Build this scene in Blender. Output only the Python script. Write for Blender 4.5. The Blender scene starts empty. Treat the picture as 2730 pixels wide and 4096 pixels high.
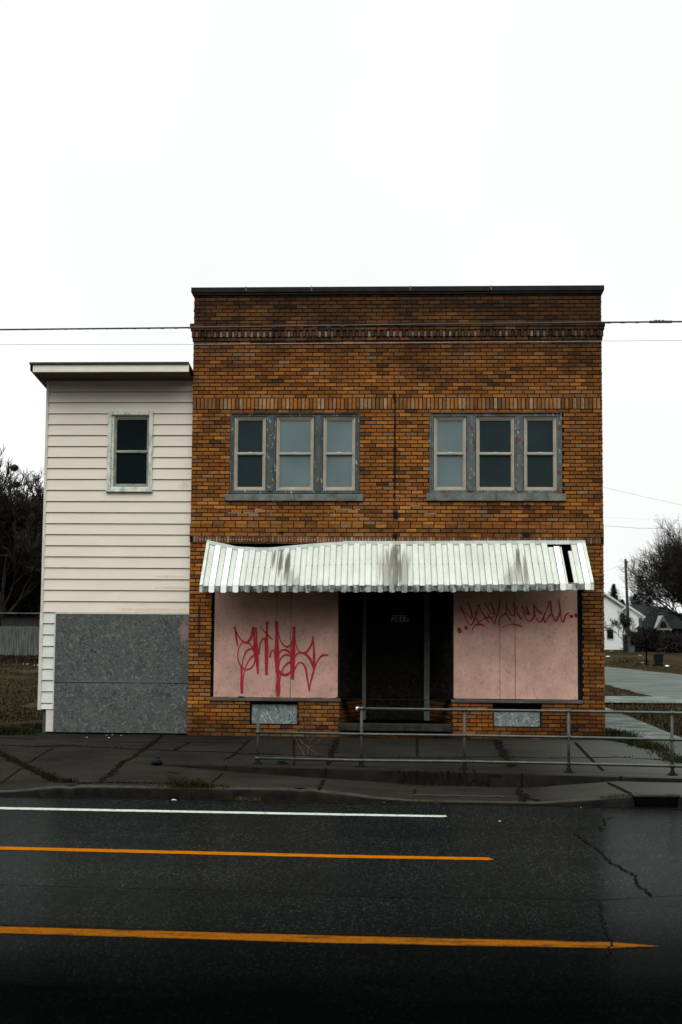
import bpy, math, random
from mathutils import Vector, Matrix, noise

# ------------------------------------------------------------------ camera, sky, sun, exposure
C = bpy.context.scene
COL = C.collection
FPX, CX, CY = 5687.0, 1365.0, 2048.0          # 50 mm lens on a 24 mm wide frame, in photograph pixels
CAMZ = 2.02
PITCH = math.atan(524 / FPX)
ROLL = 0.0075
CM = Matrix.Rotation(math.pi / 2 + PITCH, 3, 'X') @ Matrix.Rotation(ROLL, 3, 'Z')
cam_d = bpy.data.cameras.new('camera')
cam = bpy.data.objects.new('camera', cam_d)
COL.objects.link(cam)
cam.matrix_world = Matrix.Translation((0, 0, CAMZ)) @ CM.to_4x4()
cam_d.sensor_fit = 'HORIZONTAL'
cam_d.sensor_width = 24
cam_d.lens = 24 * FPX / 2730
cam_d.clip_start = 0.1
cam_d.clip_end = 6000
cam_d.dof.use_dof = True
cam_d.dof.focus_distance = 24.3
cam_d.dof.aperture_fstop = 3.2
C.camera = cam
C.view_settings.view_transform = 'Standard'
C.view_settings.look = 'None'
C.view_settings.exposure = 0.0
C.view_settings.gamma = 1.0

SUN_EL, SUN_AZ = math.radians(50), math.radians(196)   # behind the camera, slightly to the left
w = bpy.data.worlds.new('World')
C.world = w
w.use_nodes = True
nt = w.node_tree
for n in list(nt.nodes):
    nt.nodes.remove(n)


def WN(t, **k):
    n = nt.nodes.new(t)
    for a, b in k.items():
        setattr(n, a, b)
    return n


sky = WN('ShaderNodeTexSky')
sky.sky_type = 'NISHITA'
sky.sun_disc = False
sky.sun_elevation = SUN_EL
sky.sun_rotation = SUN_AZ
sky.dust_density = 6
hs = WN('ShaderNodeHueSaturation')
hs.inputs['Saturation'].default_value = 0.1
nt.links.new(sky.outputs[0], hs.inputs['Color'])
tc = WN('ShaderNodeTexCoord')
sp = WN('ShaderNodeSeparateXYZ')
nt.links.new(tc.outputs['Generated'], sp.inputs[0])


def MR(src, a, b, c, d, smooth=True):
    n = WN('ShaderNodeMapRange')
    if smooth:
        n.interpolation_type = 'SMOOTHSTEP'
    for i, v in enumerate((a, b, c, d)):
        n.inputs[i + 1].default_value = v
    nt.links.new(src, n.inputs['Value'])
    return n


back = MR(sp.outputs['Y'], .80, .35, 0, 1)
zen = MR(sp.outputs['Z'], .50, .85, 11.3, 7.0)          # the open side in front of the camera
zbk = MR(sp.outputs['Z'], .16, .80, .8, 30.0)           # unseen sky behind the camera, shaped dim low, bright high, to light the front
m1 = WN('ShaderNodeMix', data_type='FLOAT')
nt.links.new(back.outputs[0], m1.inputs[0])
nt.links.new(zen.outputs[0], m1.inputs[2])
nt.links.new(zbk.outputs[0], m1.inputs[3])
nz = WN('ShaderNodeTexNoise')
nz.inputs['Scale'].default_value = 3.0
nz.inputs['Detail'].default_value = 4
nt.links.new(tc.outputs['Generated'], nz.inputs['Vector'])
nzr = WN('ShaderNodeMapRange')
nzr.inputs['From Min'].default_value = 0.3
nzr.inputs['From Max'].default_value = 0.7
nzr.inputs['To Min'].default_value = 0.93
nzr.inputs['To Max'].default_value = 1.05
nt.links.new(nz.outputs['Fac'], nzr.inputs['Value'])
m2 = WN('ShaderNodeMath', operation='MULTIPLY')
nt.links.new(m1.outputs[0], m2.inputs[0])
nt.links.new(nzr.outputs[0], m2.inputs[1])
vm = WN('ShaderNodeVectorMath', operation='SCALE')
vm.inputs[0].default_value = (0.955, 0.985, 0.965)
nt.links.new(m2.outputs[0], vm.inputs['Scale'])
mx = WN('ShaderNodeMix', data_type='RGBA')
mx.inputs[0].default_value = 0.9                       # almost all cloud, little clear sky
nt.links.new(hs.outputs[0], mx.inputs[6])
nt.links.new(vm.outputs[0], mx.inputs[7])
bg = WN('ShaderNodeBackground')
bg.inputs['Strength'].default_value = 0.1
nt.links.new(mx.outputs[2], bg.inputs['Color'])
out = WN('ShaderNodeOutputWorld')
nt.links.new(bg.outputs[0], out.inputs['Surface'])

sun_d = bpy.data.lights.new('sun', 'SUN')
sun_d.energy = 0.9
sun_d.angle = math.radians(30)
sun_d.color = (1.0, 0.97, 0.93)
sun = bpy.data.objects.new('sun', sun_d)
COL.objects.link(sun)
_az = math.radians(16)
sdir = Vector((-math.sin(_az) * math.cos(SUN_EL), -math.cos(_az) * math.cos(SUN_EL), math.sin(SUN_EL)))
sun.rotation_euler = sdir.to_track_quat('Z', 'Y').to_euler()
sun.location = sdir * 60

# ------------------------------------------------------------------ surveying helpers


def ray(px, py):
    d = CM @ Vector(((px - CX) / FPX, -(py - CY) / FPX, -1.0))
    return d


CAM = Vector((0, 0, CAMZ))


def on_y(px, py, Y):
    d = ray(px, py)
    return CAM + d * (Y / d.y)


def on_z(px, py, z):
    d = ray(px, py)
    return CAM + d * ((z - CAMZ) / d.z)


TH = 0.052
O = Vector((0, 24.6, 0))
EU = Vector((math.cos(TH), -math.sin(TH), 0))
NO = Vector((-math.sin(TH), -math.cos(TH), 0))


def F(px, py, off=0.0):
    """a point of the front plane (off metres proud of it) in the building's own frame: (along, up)"""
    d = ray(px, py)
    P0 = O + NO * off
    p = CAM + d * ((P0 - CAM).dot(NO) / d.dot(NO))
    return (p - O).dot(EU), p.z


def FU(px, off=0.0, py=2300):
    return F(px, py, off)[0]


def FV(py, off=0.0, px=1365):
    return F(px, py, off)[1]


def Yb(X):
    return O.y + X * EU.y / EU.x


def interp(x, pts):
    if x <= pts[0][0]:
        return pts[0][1]
    for (a, b), (c, d) in zip(pts, pts[1:]):
        if x <= c:
            t = (x - a) / (c - a)
            return b + (d - b) * t
    return pts[-1][1]


def sstep(x, a, b):
    t = min(1, max(0, (x - a) / (b - a)))
    return t * t * (3 - 2 * t)


# kerb line and step line of the pavement
_a, _b = on_z(0, 3183, 0), on_z(2730, 3232, 0)
KT = (_b.y - _a.y) / (_b.x - _a.x)


def Yk(X):
    return _a.y + (X - _a.x) * KT


_c, _d = on_z(995, 3061, .25), on_z(2730, 3107, .25)
ST = (_d.y - _c.y) / (_d.x - _c.x)


def Ys(X):
    return _c.y + (X - _c.x) * ST


def kerb_top(X):
    return interp(X, [(-6, .02), (-4.39, .05), (-3.5, .14), (-.4, .15), (.45, .06), (.94, .025), (2.55, .025), (3.75, .145), (9, .15)])


def step_base(X):
    return interp(X, [(-3.5, .245), (-3.0, .235), (-1.3, .135), (.6, .06), (1.0, .04), (2.6, .04), (3.8, .166), (9, .17)])


def upper(X, Y):
    return .25 + min(1, max(0, (Y - Ys(X)) / (Yb(X) - Ys(X)))) * .165


def lower(X, Y):
    a, b = Yk(X) + .15, Ys(X)
    t = min(1, max(0, (Y - a) / (b - a)))
    return kerb_top(X) * (1 - t) + step_base(X) * t


def lawn(X, Y):
    z = .40
    if Y > 26:
        lf = 1 - sstep(X, -4, 6)
        z += lf * min(.0140 * (Y - 26), .9)
        z += (1 - lf) * sstep(Y, 108, 165) * 1.05
    return z


def s_left(Y):
    return 9.7 + (.08 * (Y - 43) if Y < 59 else 1.28 + .035 * (Y - 59))


def s_right(Y):
    return 19.2 + .035 * (Y - 80)


def ground_z(X, Y):
    if Y < Yk(X):
        return 0.0
    if Y < Ys(X):
        return lower(X, Y)
    if Y < Yb(X) + .4:
        return upper(X, Y)
    return lawn(X, Y)


def hit(px, py):
    d = ray(px, py)
    z = .2
    p = on_z(px, py, z)
    for _ in range(12):
        z = .5 * z + .5 * ground_z(p.x, p.y)
        p = on_z(px, py, z)
    return Vector((p.x, p.y, ground_z(p.x, p.y)))


# ------------------------------------------------------------------ objects, parts, materials
def tag(o, label=None, cat=None, group=None, kind=None):
    for k, v in (('label', label), ('category', cat), ('group', group), ('kind', kind)):
        if v:
            o[k] = v
    return o


def empty(name, loc, rz=0, **k):
    o = bpy.data.objects.new(name, None)
    COL.objects.link(o)
    o.empty_display_size = .2
    o.location = loc
    o.rotation_euler = (0, 0, rz)
    tag(o, **k)
    return o


class MB:
    def __init__(s):
        s.v, s.f, s.m, s.c = [], [], [], []

    def face(s, pts, m=0, c=None):
        b = len(s.v)
        s.v += [tuple(p) for p in pts]
        s.f.append(tuple(range(b, b + len(pts))))
        s.m.append(m)
        s.c.append(c)

    def box(s, x0, x1, y0, y1, z0, z1, m=0, c=None, T=None, skip=()):
        p = [(x0, y0, z0), (x1, y0, z0), (x1, y1, z0), (x0, y1, z0), (x0, y0, z1), (x1, y0, z1), (x1, y1, z1), (x0, y1, z1)]
        if T:
            p = [T(*q) for q in p]
        b = len(s.v)
        s.v += [tuple(q) for q in p]
        for nm, f in (('b', (0, 3, 2, 1)), ('t', (4, 5, 6, 7)), ('f', (0, 1, 5, 4)), ('r', (1, 2, 6, 5)), ('k', (2, 3, 7, 6)), ('l', (3, 0, 4, 7))):
            if nm in skip:
                continue
            s.f.append(tuple(b + i for i in f))
            s.m.append(m)
            s.c.append(c)

    def hexa(s, pb, pt, m=0):
        """prism between two matching polygons"""
        n = len(pb)
        b = len(s.v)
        s.v += [tuple(q) for q in pb] + [tuple(q) for q in pt]
        s.f.append(tuple(b + i for i in reversed(range(n))))
        s.f.append(tuple(b + n + i for i in range(n)))
        s.m += [m, m]
        s.c += [None, None]
        for i in range(n):
            j = (i + 1) % n
            s.f.append((b + i, b + j, b + n + j, b + n + i))
            s.m.append(m)
            s.c.append(None)

    def tube(s, pts, rads, n=8, m=0, cap=True):
        pts = [Vector(p) for p in pts]
        if not isinstance(rads, (list, tuple)):
            rads = [rads] * len(pts)
        rings = []
        up = None
        for i, p in enumerate(pts):
            t = (pts[min(i + 1, len(pts) - 1)] - pts[max(i - 1, 0)])
            if t.length < 1e-9:
                t = Vector((0, 0, 1))
            t.normalize()
            if up is None:
                up = t.orthogonal().normalized()
            up = (up - t * up.dot(t))
            if up.length < 1e-6:
                up = t.orthogonal()
            up.normalize()
            sd = t.cross(up)
            b = len(s.v)
            for k in range(n):
                a = 2 * math.pi * k / n
                s.v.append(tuple(p + (up * math.cos(a) + sd * math.sin(a)) * rads[i]))
            rings.append(b)
        for r0, r1 in zip(rings, rings[1:]):
            for k in range(n):
                j = (k + 1) % n
                s.f.append((r0 + k, r0 + j, r1 + j, r1 + k))
                s.m.append(m)
                s.c.append(None)
        if cap:
            s.f.append(tuple(rings[0] + k for k in reversed(range(n))))
            s.f.append(tuple(rings[-1] + k for k in range(n)))
            s.m += [m, m]
            s.c += [None, None]

    def build(s, name, mats, parent=None, smooth=False, bevel=0, **k):
        me = bpy.data.meshes.new(name)
        me.from_pydata(s.v, [], s.f)
        if not isinstance(mats, (list, tuple)):
            mats = [mats]
        for q in mats:
            me.materials.append(q)
        if len(mats) > 1:
            me.polygons.foreach_set('material_index', s.m)
        if any(c is not None for c in s.c):
            at = me.attributes.new('tone', 'FLOAT_COLOR', 'FACE')
            at.data.foreach_set('color', [q for c in s.c for q in ((c or (.1, .1, .1)) + (1,))])
        if smooth:
            me.polygons.foreach_set('use_smooth', [True] * len(s.f))
        me.update()
        o = bpy.data.objects.new(name, me)
        COL.objects.link(o)
        if parent:
            o.parent = parent
        if bevel:
            bv = o.modifiers.new('bevel', 'BEVEL')
            bv.width = bevel
            bv.segments = 2
            bv.limit_method = 'ANGLE'
        tag(o, **k)
        return o


class Mat:
    def __init__(s, name, rough=.7, spec=.4, metal=0.0):
        s.m = bpy.data.materials.new(name)
        s.m.use_nodes = True
        s.nt = s.m.node_tree
        s.b = s.nt.nodes['Principled BSDF']
        s.b.inputs['Roughness'].default_value = rough
        s.b.inputs['Specular IOR Level'].default_value = spec
        s.b.inputs['Metallic'].default_value = metal
        s.tc = s.N('ShaderNodeTexCoord')

    def N(s, t, **k):
        n = s.nt.nodes.new(t)
        for a, b in k.items():
            setattr(n, a, b)
        return n

    def L(s, a, b):
        s.nt.links.new(a, b)

    def put(s, sock, v):
        if hasattr(v, 'node'):
            s.L(v, sock)
        else:
            sock.default_value = v

    def co(s, scale=(1, 1, 1), rot=(0, 0, 0), loc=(0, 0, 0)):
        mp = s.N('ShaderNodeMapping')
        mp.inputs['Scale'].default_value = scale
        mp.inputs['Rotation'].default_value = rot
        mp.inputs['Location'].default_value = loc
        s.L(s.tc.outputs['Object'], mp.inputs[0])
        return mp.outputs[0]

    def noise(s, scale, detail=4, rough=.55, vec=None, dist=0):
        n = s.N('ShaderNodeTexNoise')
        n.inputs['Scale'].default_value = scale
        n.inputs['Detail'].default_value = detail
        n.inputs['Roughness'].default_value = rough
        n.inputs['Distortion'].default_value = dist
        s.L(vec if vec is not None else s.tc.outputs['Object'], n.inputs['Vector'])
        return n.outputs['Fac']

    def voro(s, scale, vec=None, feature='F1', out='Distance', rnd=1):
        n = s.N('ShaderNodeTexVoronoi', feature=feature)
        n.inputs['Scale'].default_value = scale
        n.inputs['Randomness'].default_value = rnd
        s.L(vec if vec is not None else s.tc.outputs['Object'], n.inputs['Vector'])
        return n.outputs[out]

    def mr(s, v, a, b, c=0, d=1, smooth=False):
        n = s.N('ShaderNodeMapRange')
        if smooth:
            n.interpolation_type = 'SMOOTHSTEP'
        s.put(n.inputs['Value'], v)
        for i, q in enumerate((a, b, c, d)):
            n.inputs[i + 1].default_value = q
        return n.outputs[0]

    def mix(s, f, a, b, mode='MIX'):
        n = s.N('ShaderNodeMix', data_type='RGBA', blend_type=mode)
        s.put(n.inputs[0], f)
        s.put(n.inputs[6], a if hasattr(a, 'node') else tuple(a) + (1,) if len(a) == 3 else a)
        s.put(n.inputs[7], b if hasattr(b, 'node') else tuple(b) + (1,) if len(b) == 3 else b)
        return n.outputs[2]

    def math(s, op, a, b=0.0):
        n = s.N('ShaderNodeMath', operation=op)
        s.put(n.inputs[0], a)
        s.put(n.inputs[1], b)
        return n.outputs[0]

    def sep(s):
        n = s.N('ShaderNodeSeparateXYZ')
        s.L(s.tc.outputs['Object'], n.inputs[0])
        return n.outputs

    def blob(s, x, z, rx, rz, soft=1.0, ax=(1, 0, 1), streak=False):
        """an uneven elliptical patch in the object's own x / z"""
        a = s.N('ShaderNodeVectorMath', operation='SUBTRACT')
        s.L(s.tc.outputs['Object'], a.inputs[0])
        a.inputs[1].default_value = (x, 0, z) if ax == (1, 0, 1) else (x, z, 0)
        b = s.N('ShaderNodeVectorMath', operation='MULTIPLY')
        s.L(a.outputs[0], b.inputs[0])
        b.inputs[1].default_value = (1 / rx, 0, 1 / rz) if ax == (1, 0, 1) else (1 / rx, 1 / rz, 0)
        c = s.N('ShaderNodeVectorMath', operation='LENGTH')
        s.L(b.outputs[0], c.inputs[0])
        n = s.noise(9, 5, .6) if not streak else s.noise(1, 4, .6, s.co((26, 1, 2.2)))
        d = s.math('ADD', c.outputs['Value'], s.mr(n, .3, .7, -.45 * soft, .45 * soft))
        return s.mr(d, 1.0, .35, 0, 1, True)

    def bump(s, h, strength=.3, dist=.01):
        n = s.N('ShaderNodeBump')
        n.inputs['Strength'].default_value = strength
        n.inputs['Distance'].default_value = dist
        s.put(n.inputs['Height'], h)
        s.L(n.outputs[0], s.b.inputs['Normal'])

    def base(s, v):
        s.put(s.b.inputs['Base Color'], v if hasattr(v, 'node') else tuple(v) + (1,))
        return s.m

    def rough(s, v):
        s.put(s.b.inputs['Roughness'], v)


def plain(name, c1, c2=None, scale=6, rough=.7, spec=.35, metal=0, bump=.15, stretch=(1, 1, 1), dist=.004, lo=.35, hi=.65):
    m = Mat(name, rough, spec, metal)
    c2 = c2 or tuple(q * .75 for q in c1)
    n = m.noise(scale, 5, .6, m.co(stretch))
    col = m.mix(m.mr(n, lo, hi), c1, c2)
    if bump:
        m.bump(n, bump, dist)
    return m.base(col)


def osb(name, dark, mid, light, scale=1.0, rough=.75, spots=None, contrast=1.0, stains=()):
    """pressed-strand board: short strands lying in all directions"""
    m = Mat(name, rough, .06)
    col = m.mix(m.mr(m.noise(2.2 * scale, 4), .35, .65), mid, tuple(q * .7 for q in mid))
    col = m.mix(m.mr(m.noise(5 * scale, 4, .7, None, 1.5), .48, .68, 0, .35 * contrast), col, light)
    col = m.mix(m.mr(m.noise(11 * scale, 3, .6, m.co((1, 1, 1), (0, 0, 0), (5, 0, 5)), 1.5), .50, .70, 0, .4 * contrast), col, dark)
    hh = None
    for i, (rt, c, lo, kx) in enumerate(((.35, light, .56, 1), (1.25, dark, .56, 1.2), (2.0, light, .57, .9), (2.75, dark, .56, 1.1), (.8, dark, .58, 1.4), (1.65, light, .60, 1.3), (2.4, mid, .5, 1))):
        mp = m.N('ShaderNodeMapping')
        mp.inputs['Rotation'].default_value = (0, rt, 0)
        mp.inputs['Location'].default_value = (i * 3.3, 0, i * 1.7)
        m.L(m.tc.outputs['Object'], mp.inputs[0])
        mp2 = m.N('ShaderNodeMapping')
        mp2.inputs['Scale'].default_value = (6.5 * scale * kx, 1, 30 * scale * kx)
        m.L(mp.outputs[0], mp2.inputs[0])
        n = m.noise(1.0, 3, .6, mp2.outputs[0], .3)
        f = m.mr(n, lo - .01, lo + .07, 0, .85 * contrast)
        col = m.mix(f, col, c)
        hh = n if hh is None else m.math('ADD', hh, n)
    if spots:
        col = m.mix(m.mr(m.noise(20, 3, .6, m.co((1.3, 1, .8))), .60, .68, 0, .6), col, spots)
    for (x, z, rx, rz, c, amt) in stains:
        col = m.mix(m.math('MULTIPLY', m.blob(x, z, rx, rz), amt), col, c)
    m.bump(hh, .25, .003)
    return m.base(col)


# ------------------------------------------------------------------ materials
VB = FV(2951, 0, 1100)          # foot of the brick front
M = {}
bm = Mat('brick', .62, .3)
at = bm.N('ShaderNodeAttribute')
at.attribute_name = 'tone'
g = bm.noise(26, 4, .6)
col = bm.mix(bm.mr(g, .3, .7, 0, .40), at.outputs['Color'], (.05, .024, .010))
pit = bm.noise(150, 2, .5)
col = bm.mix(bm.mr(pit, .62, .70, 0, .6), col, (.01, .008, .007))
soot = bm.noise(1.1, 6, .65, bm.co((1, 1, 1.6)))
xyz = bm.sep()
hi = bm.mr(xyz['Z'], FV(1600), FV(1220), 0, .74)          # run-off grime gathers on the parapet
lo = bm.mr(xyz['Z'], VB + .8, VB - .1, 0, .55)            # splash-back at the foot
sm = bm.math('ADD', bm.mr(soot, .38, .72, 0, .58), bm.math('ADD', hi, lo))
rt = bm.mr(xyz['X'], 2.2, 4.6, 0, .24)
sm = bm.math('ADD', sm, rt)
sm = bm.math('MINIMUM', sm, .9)
dk = bm.N('ShaderNodeVectorMath', operation='SCALE')
bm.L(col, dk.inputs[0])
dk.inputs['Scale'].default_value = .12
col = bm.mix(sm, col, dk.outputs[0])
stains = [(FU(1579, 0, 1590), FV(1590), .05, .12, .95), (FU(1579), FV(1850), .034, 1.15, .9), (FU(1583), FV(2058), .075, .14, 1.0),
          (FU(1583), FV(2145), .09, .10, 1.0), (FU(1120), FV(2133), .10, .05, .9), (FU(2107), FV(2138), .13, .07, .95), (FU(2107), FV(2024), .10, .06, .9),
          (FU(1120), FV(2028), .06, .05, .7), (FU(1579), FV(1680), .03, .5, .8), (FU(800), FV(2480), .035, .45, .7),
          (FU(1583), FV(1800), .05, .06, .8), (FU(1950), FV(1230), .6, .12, .6), (FU(1180), FV(2025), .9, .05, .35), (FU(1990), FV(2026), .9, .05, .4), (FU(1300), FV(2125), 1.6, .09, .35), (FU(1900), FV(2128), 1.6, .10, .45), (FU(1750), FV(1500), 1.2, .25, .35)]
for (x, z, rx, rz, amt) in stains:
    col = bm.mix(bm.math('MULTIPLY', bm.blob(x, z, rx, rz, .7), amt), col, (.006, .005, .005))
wv = bm.noise(3.4, 5, .7, bm.co((1, 1, 2.2), (0, 0, 0), (7, 0, 3)))
col = bm.mix(bm.mr(wv, .69, .76, 0, .35), col, (.2, .2, .18))   # chalky efflorescence
bm.bump(bm.math('ADD', g, pit), .35, .003)
M['brick'] = bm.base(col)
bm.b.inputs['Specular IOR Level'].default_value = .12
mm = Mat('mortar', .95, .1)
M['mortar'] = mm.base(mm.mix(mm.mr(mm.noise(8, 5), .4, .7), (.006, .005, .004), (.016, .013, .010)))
M['white_line'] = plain('lime_streak', (.5, .52, .5), (.2, .2, .19), 30, .9)
M['coping'] = plain('tarred_coping', (.006, .0065, .006), (.016, .016, .014), 5, .6, .15, bump=.2)
M['flash'] = plain('coping_joint', (.16, .17, .17), (.05, .05, .05), 12, .6)

sd = Mat('siding', .5, .35)
n1 = sd.noise(1.6, 5, .6, sd.co((1, 1, 3)))
col = sd.mix(sd.mr(n1, .35, .7), (.72, .65, .55), (.67, .61, .52))
gr = sd.noise(2.5, 6, .7, sd.co((.6, 1, 4)))
xyz = sd.sep()
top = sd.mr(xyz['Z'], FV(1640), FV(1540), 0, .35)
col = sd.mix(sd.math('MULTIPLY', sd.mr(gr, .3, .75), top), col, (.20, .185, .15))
col = sd.mix(sd.mr(gr, .60, .75, 0, .35), col, (.52, .45, .37))
for (x, z, rx, rz) in ((FU(735, -.1), FV(1942), .12, .10), (FU(690, -.1), FV(2310), .35, .03), (FU(690, -.1), FV(2355), .4, .03), (FU(600, -.1), FV(2445), .9, .04)):
    col = sd.mix(sd.math('MULTIPLY', sd.blob(x, z, rx, rz), .5), col, (.58, .36, .25))
sd.bump(sd.noise(40, 3, .5, sd.co((.15, 1, 1))), .08, .002)
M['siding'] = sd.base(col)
M['siding_low'] = plain('siding_newer', (.68, .70, .63), (.58, .60, .54), 4, .5)
M['trim'] = plain('corner_trim', (.63, .61, .53), (.52, .50, .43), 5, .5)
M['soffit'] = plain('soffit', (.12, .10, .07), (.07, .06, .042), 3, .8, .1, stretch=(.4, 3, 1))
M['fascia'] = plain('fascia', (.80, .77, .66), (.70, .67, .56), 2.5, .5)
M['roof'] = plain('felt_roof', (.022, .021, .020), (.04, .038, .035), 8, .9)
pw = Mat('peeling_white', .7, .3)
pn = pw.noise(9, 6, .7, pw.co((1.6, 1, .7)))
c = pw.mix(pw.mr(pn, .44, .60), (.66, .67, .58), (.32, .38, .35))
M['peel_white'] = pw.base(c)
pw.bump(pn, .4, .003)


def peeled(name, a, b, rust, amt, seed):
    m = Mat(name, .7, .3)
    v = m.co((1.5, 1, .55), (0, 0, 0), (seed, 0, seed))
    n = m.noise(7, 6, .68, v)
    c = m.mix(m.mr(n, .35, .65), a, b)
    n2 = m.noise(14, 5, .7, v)
    c = m.mix(m.mr(n2, .57, .66, 0, .7), c, (.50, .55, .52))
    n3 = m.noise(6.5, 5, .65, m.co((1.2, 1, .8), (0, 0, 0), (seed + 5, 0, 1)))
    c = m.mix(m.mr(n3, .62 - amt, .66 - amt, 0, .9), c, rust)
    m.bump(n2, .4, .003)
    return m.base(c)


M['sur_l'] = peeled('weathered_blue_frame', (.075, .095, .090), (.028, .038, .037), (.03, .03, .03), -.03, 1)
M['sur_r'] = peeled('rusty_blue_frame', (.115, .14, .135), (.05, .065, .064), (.11, .032, .012), .05, 4)
M['sill'] = plain('stone_sill', (.17, .19, .165), (.07, .08, .068), 5, .8, bump=.3)
M['win_frame'] = plain('tan_window_frame', (.40, .36, .29), (.30, .27, .215), 4, .45)
M['win_dirty'] = plain('dirty_window_frame', (.33, .33, .26), (.16, .20, .19), 7, .6)


def pane(name, a, b, rough=.25, spec=.15):
    m = Mat(name, rough, spec)
    n = m.noise(1.4, 3, .5)
    xx = m.mr(m.noise(260, 1, .5), .3, .7, .88, 1.12)
    c = m.mix(m.mr(n, .3, .7), a, b)
    vv = m.N('ShaderNodeVectorMath', operation='SCALE')
    m.L(c, vv.inputs[0])
    m.L(xx, vv.inputs['Scale'])
    return m.base(vv.outputs[0])


M['pane_light'] = pane('blind_behind_glass', (.155, .205, .21), (.11, .155, .16), .22, .2)
M['pane_dark'] = pane('insect_screen', (.020, .032, .034), (.014, .024, .026), .5, .1)
M['pane_wing'] = pane('dark_glass', (.004, .008, .009), (.007, .012, .013), .2, .12)

pk = dict(spots=(.20, .15, .13), contrast=.20)
M['pink'] = osb('pink_painted_board', (.28, .18, .145), (.60, .365, .29), (.65, .41, .33), .9, .8, **pk)
M['red_paint'] = plain('red_spray_paint', (.42, .008, .022), (.30, .006, .018), 12, .55, bump=0)
M['osb_grey'] = osb('grey_weathered_board', (.030, .038, .038), (.084, .093, .089), (.175, .185, .173), 1.0, .8,
                    stains=[(FU(742), FV(2530), .12, .35, (.35, .22, .19), .5), (FU(480), FV(2740), 1.2, .14, (.14, .15, .145), .25)])
M['osb_small'] = osb('basement_board', (.06, .075, .075), (.17, .20, .195), (.40, .44, .43), 1.1, .8)
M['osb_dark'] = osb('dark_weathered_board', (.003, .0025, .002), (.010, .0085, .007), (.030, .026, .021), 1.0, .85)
M['post'] = plain('grey_door_post', (.13, .145, .13), (.08, .088, .078), 5, .6, .1)
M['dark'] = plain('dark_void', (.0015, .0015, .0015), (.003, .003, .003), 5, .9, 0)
M['dark_frame'] = plain('black_shopfront_frame', (.004, .0045, .005), (.010, .010, .010), 5, .7, .05)
M['tile'] = plain('number_tile', (.30, .38, .37), (.20, .26, .25), 20, .4)
M['stone'] = plain('doorstep_stone', (.040, .038, .033), (.020, .018, .016), 6, .85, .0, bump=.3)

aw = Mat('awning_metal', .42, .45)
n1 = aw.noise(2.5, 6, .65, aw.co((1.5, 1, .5)))
col = aw.mix(aw.mr(n1, .38, .68), (.55, .59, .53), (.45, .47, .41))
col = aw.mix(aw.mr(aw.noise(16, 5, .7, aw.co((2.5, 1, .4))), .60, .74, 0, .5), col, (.27, .27, .22))
for (px, py, rx, rz, amt, cc) in ((1583, 2260, .14, .38, .92, (.04, .035, .028)), (1583, 2320, .07, .3, .9, (.02, .018, .015)), (1555, 2290, .18, .4, .6, (.16, .15, .11)),
                                  (1618, 2290, .12, .40, .6, (.16, .14, .11)), (1093, 2230, .035, .18, .8, (.12, .11, .09)), (1120, 2235, .035, .25, .85, (.09, .08, .07)),
                                  (1150, 2265, .05, .22, .85, (.06, .055, .05)), (1165, 2320, .13, .16, .55, (.2, .19, .16)), (1195, 2340, .08, .13, .5, (.2, .19, .16)),
                                  (2075, 2240, .05, .22, .85, (.10, .085, .07)), (2060, 2300, .16, .22, .6, (.20, .18, .14)), (2100, 2290, .04, .3, .7, (.12, .10, .08)), (2025, 2325, .12, .12, .5, (.2, .19, .15))):
    u, v = F(px, py, .4)
    col = aw.mix(aw.math('MULTIPLY', aw.blob(u, v, rx * 1.25, rz * 1.4, .8, streak=True), min(1, amt * 1.15)), col, cc)
aw.bump(n1, .15, .004)
M['awning'] = aw.base(col)
M['awning_bright'] = plain('awning_clean_rib', (.88, .92, .88), (.80, .84, .80), 3, .3, .5, bump=.05)
M['awning_edge'] = plain('awning_edge', (.62, .68, .62), (.42, .46, .42), 6, .45)
vl = Mat('awning_valance', .5, .4)
n1 = vl.noise(5, 6, .7, vl.co((2.5, 1, 1)))
M['valance'] = vl.base(vl.mix(vl.mr(n1, .42, .60), (.33, .37, .34), (.045, .05, .04)))
M['seam'] = plain('awning_seam', (.20, .24, .21), (.12, .14, .12), 6, .6)

# ground
cc = Mat('damp_concrete', .75, .0)
n1 = cc.noise(.9, 6, .65)
col = cc.mix(cc.mr(n1, .35, .68), (.0215, .0192, .0160), (.0120, .0106, .0088))
col = cc.mix(cc.mr(cc.noise(5, 6, .75), .55, .72, 0, .55), col, (.014, .0125, .010))
col = cc.mix(cc.mr(cc.noise(60, 3, .6), .60, .72, 0, .5), col, (.06, .054, .046))
col = cc.mix(cc.mr(cc.noise(1, 6, .7, cc.co((.5, 1.4, 1), (0, 0, .3))), .50, .66, 0, .5), col, (.008, .0075, .006))
rtx = cc.mr(cc.sep()['X'], 2.6, 5.0, 0, .75)
col = cc.mix(rtx, col, (.075, .080, .070))                    # the concrete gets paler towards the right-hand corner
cc.bump(cc.noise(45, 5, .7), .35, .006)
M['concrete'] = cc.base(col)
kc = Mat('kerb_concrete', .75, .04)
n1 = kc.noise(4, 6, .7)
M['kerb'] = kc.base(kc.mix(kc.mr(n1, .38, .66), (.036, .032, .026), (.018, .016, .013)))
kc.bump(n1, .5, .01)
M['kerb_face'] = plain('grimy_shaded_kerb_face', (.014, .012, .010), (.006, .0055, .0045), 5, .9, .02, bump=.5)  # grime and the upright face's shade painted as one darker colour
M['step_face'] = plain('grimy_shaded_step_face', (.019, .0165, .0135), (.009, .008, .0065), 3, .9, .02, bump=.4)  # shade of the riser put into the colour along with its grime
M['crack'] = plain('soil_in_crack', (.005, .0045, .0035), (.010, .008, .006), 14, .95, 0)
M['pale_concrete'] = plain('pale_wet_concrete', (.15, .175, .16), (.055, .064, .058), 1.6, .7, .0)

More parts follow.
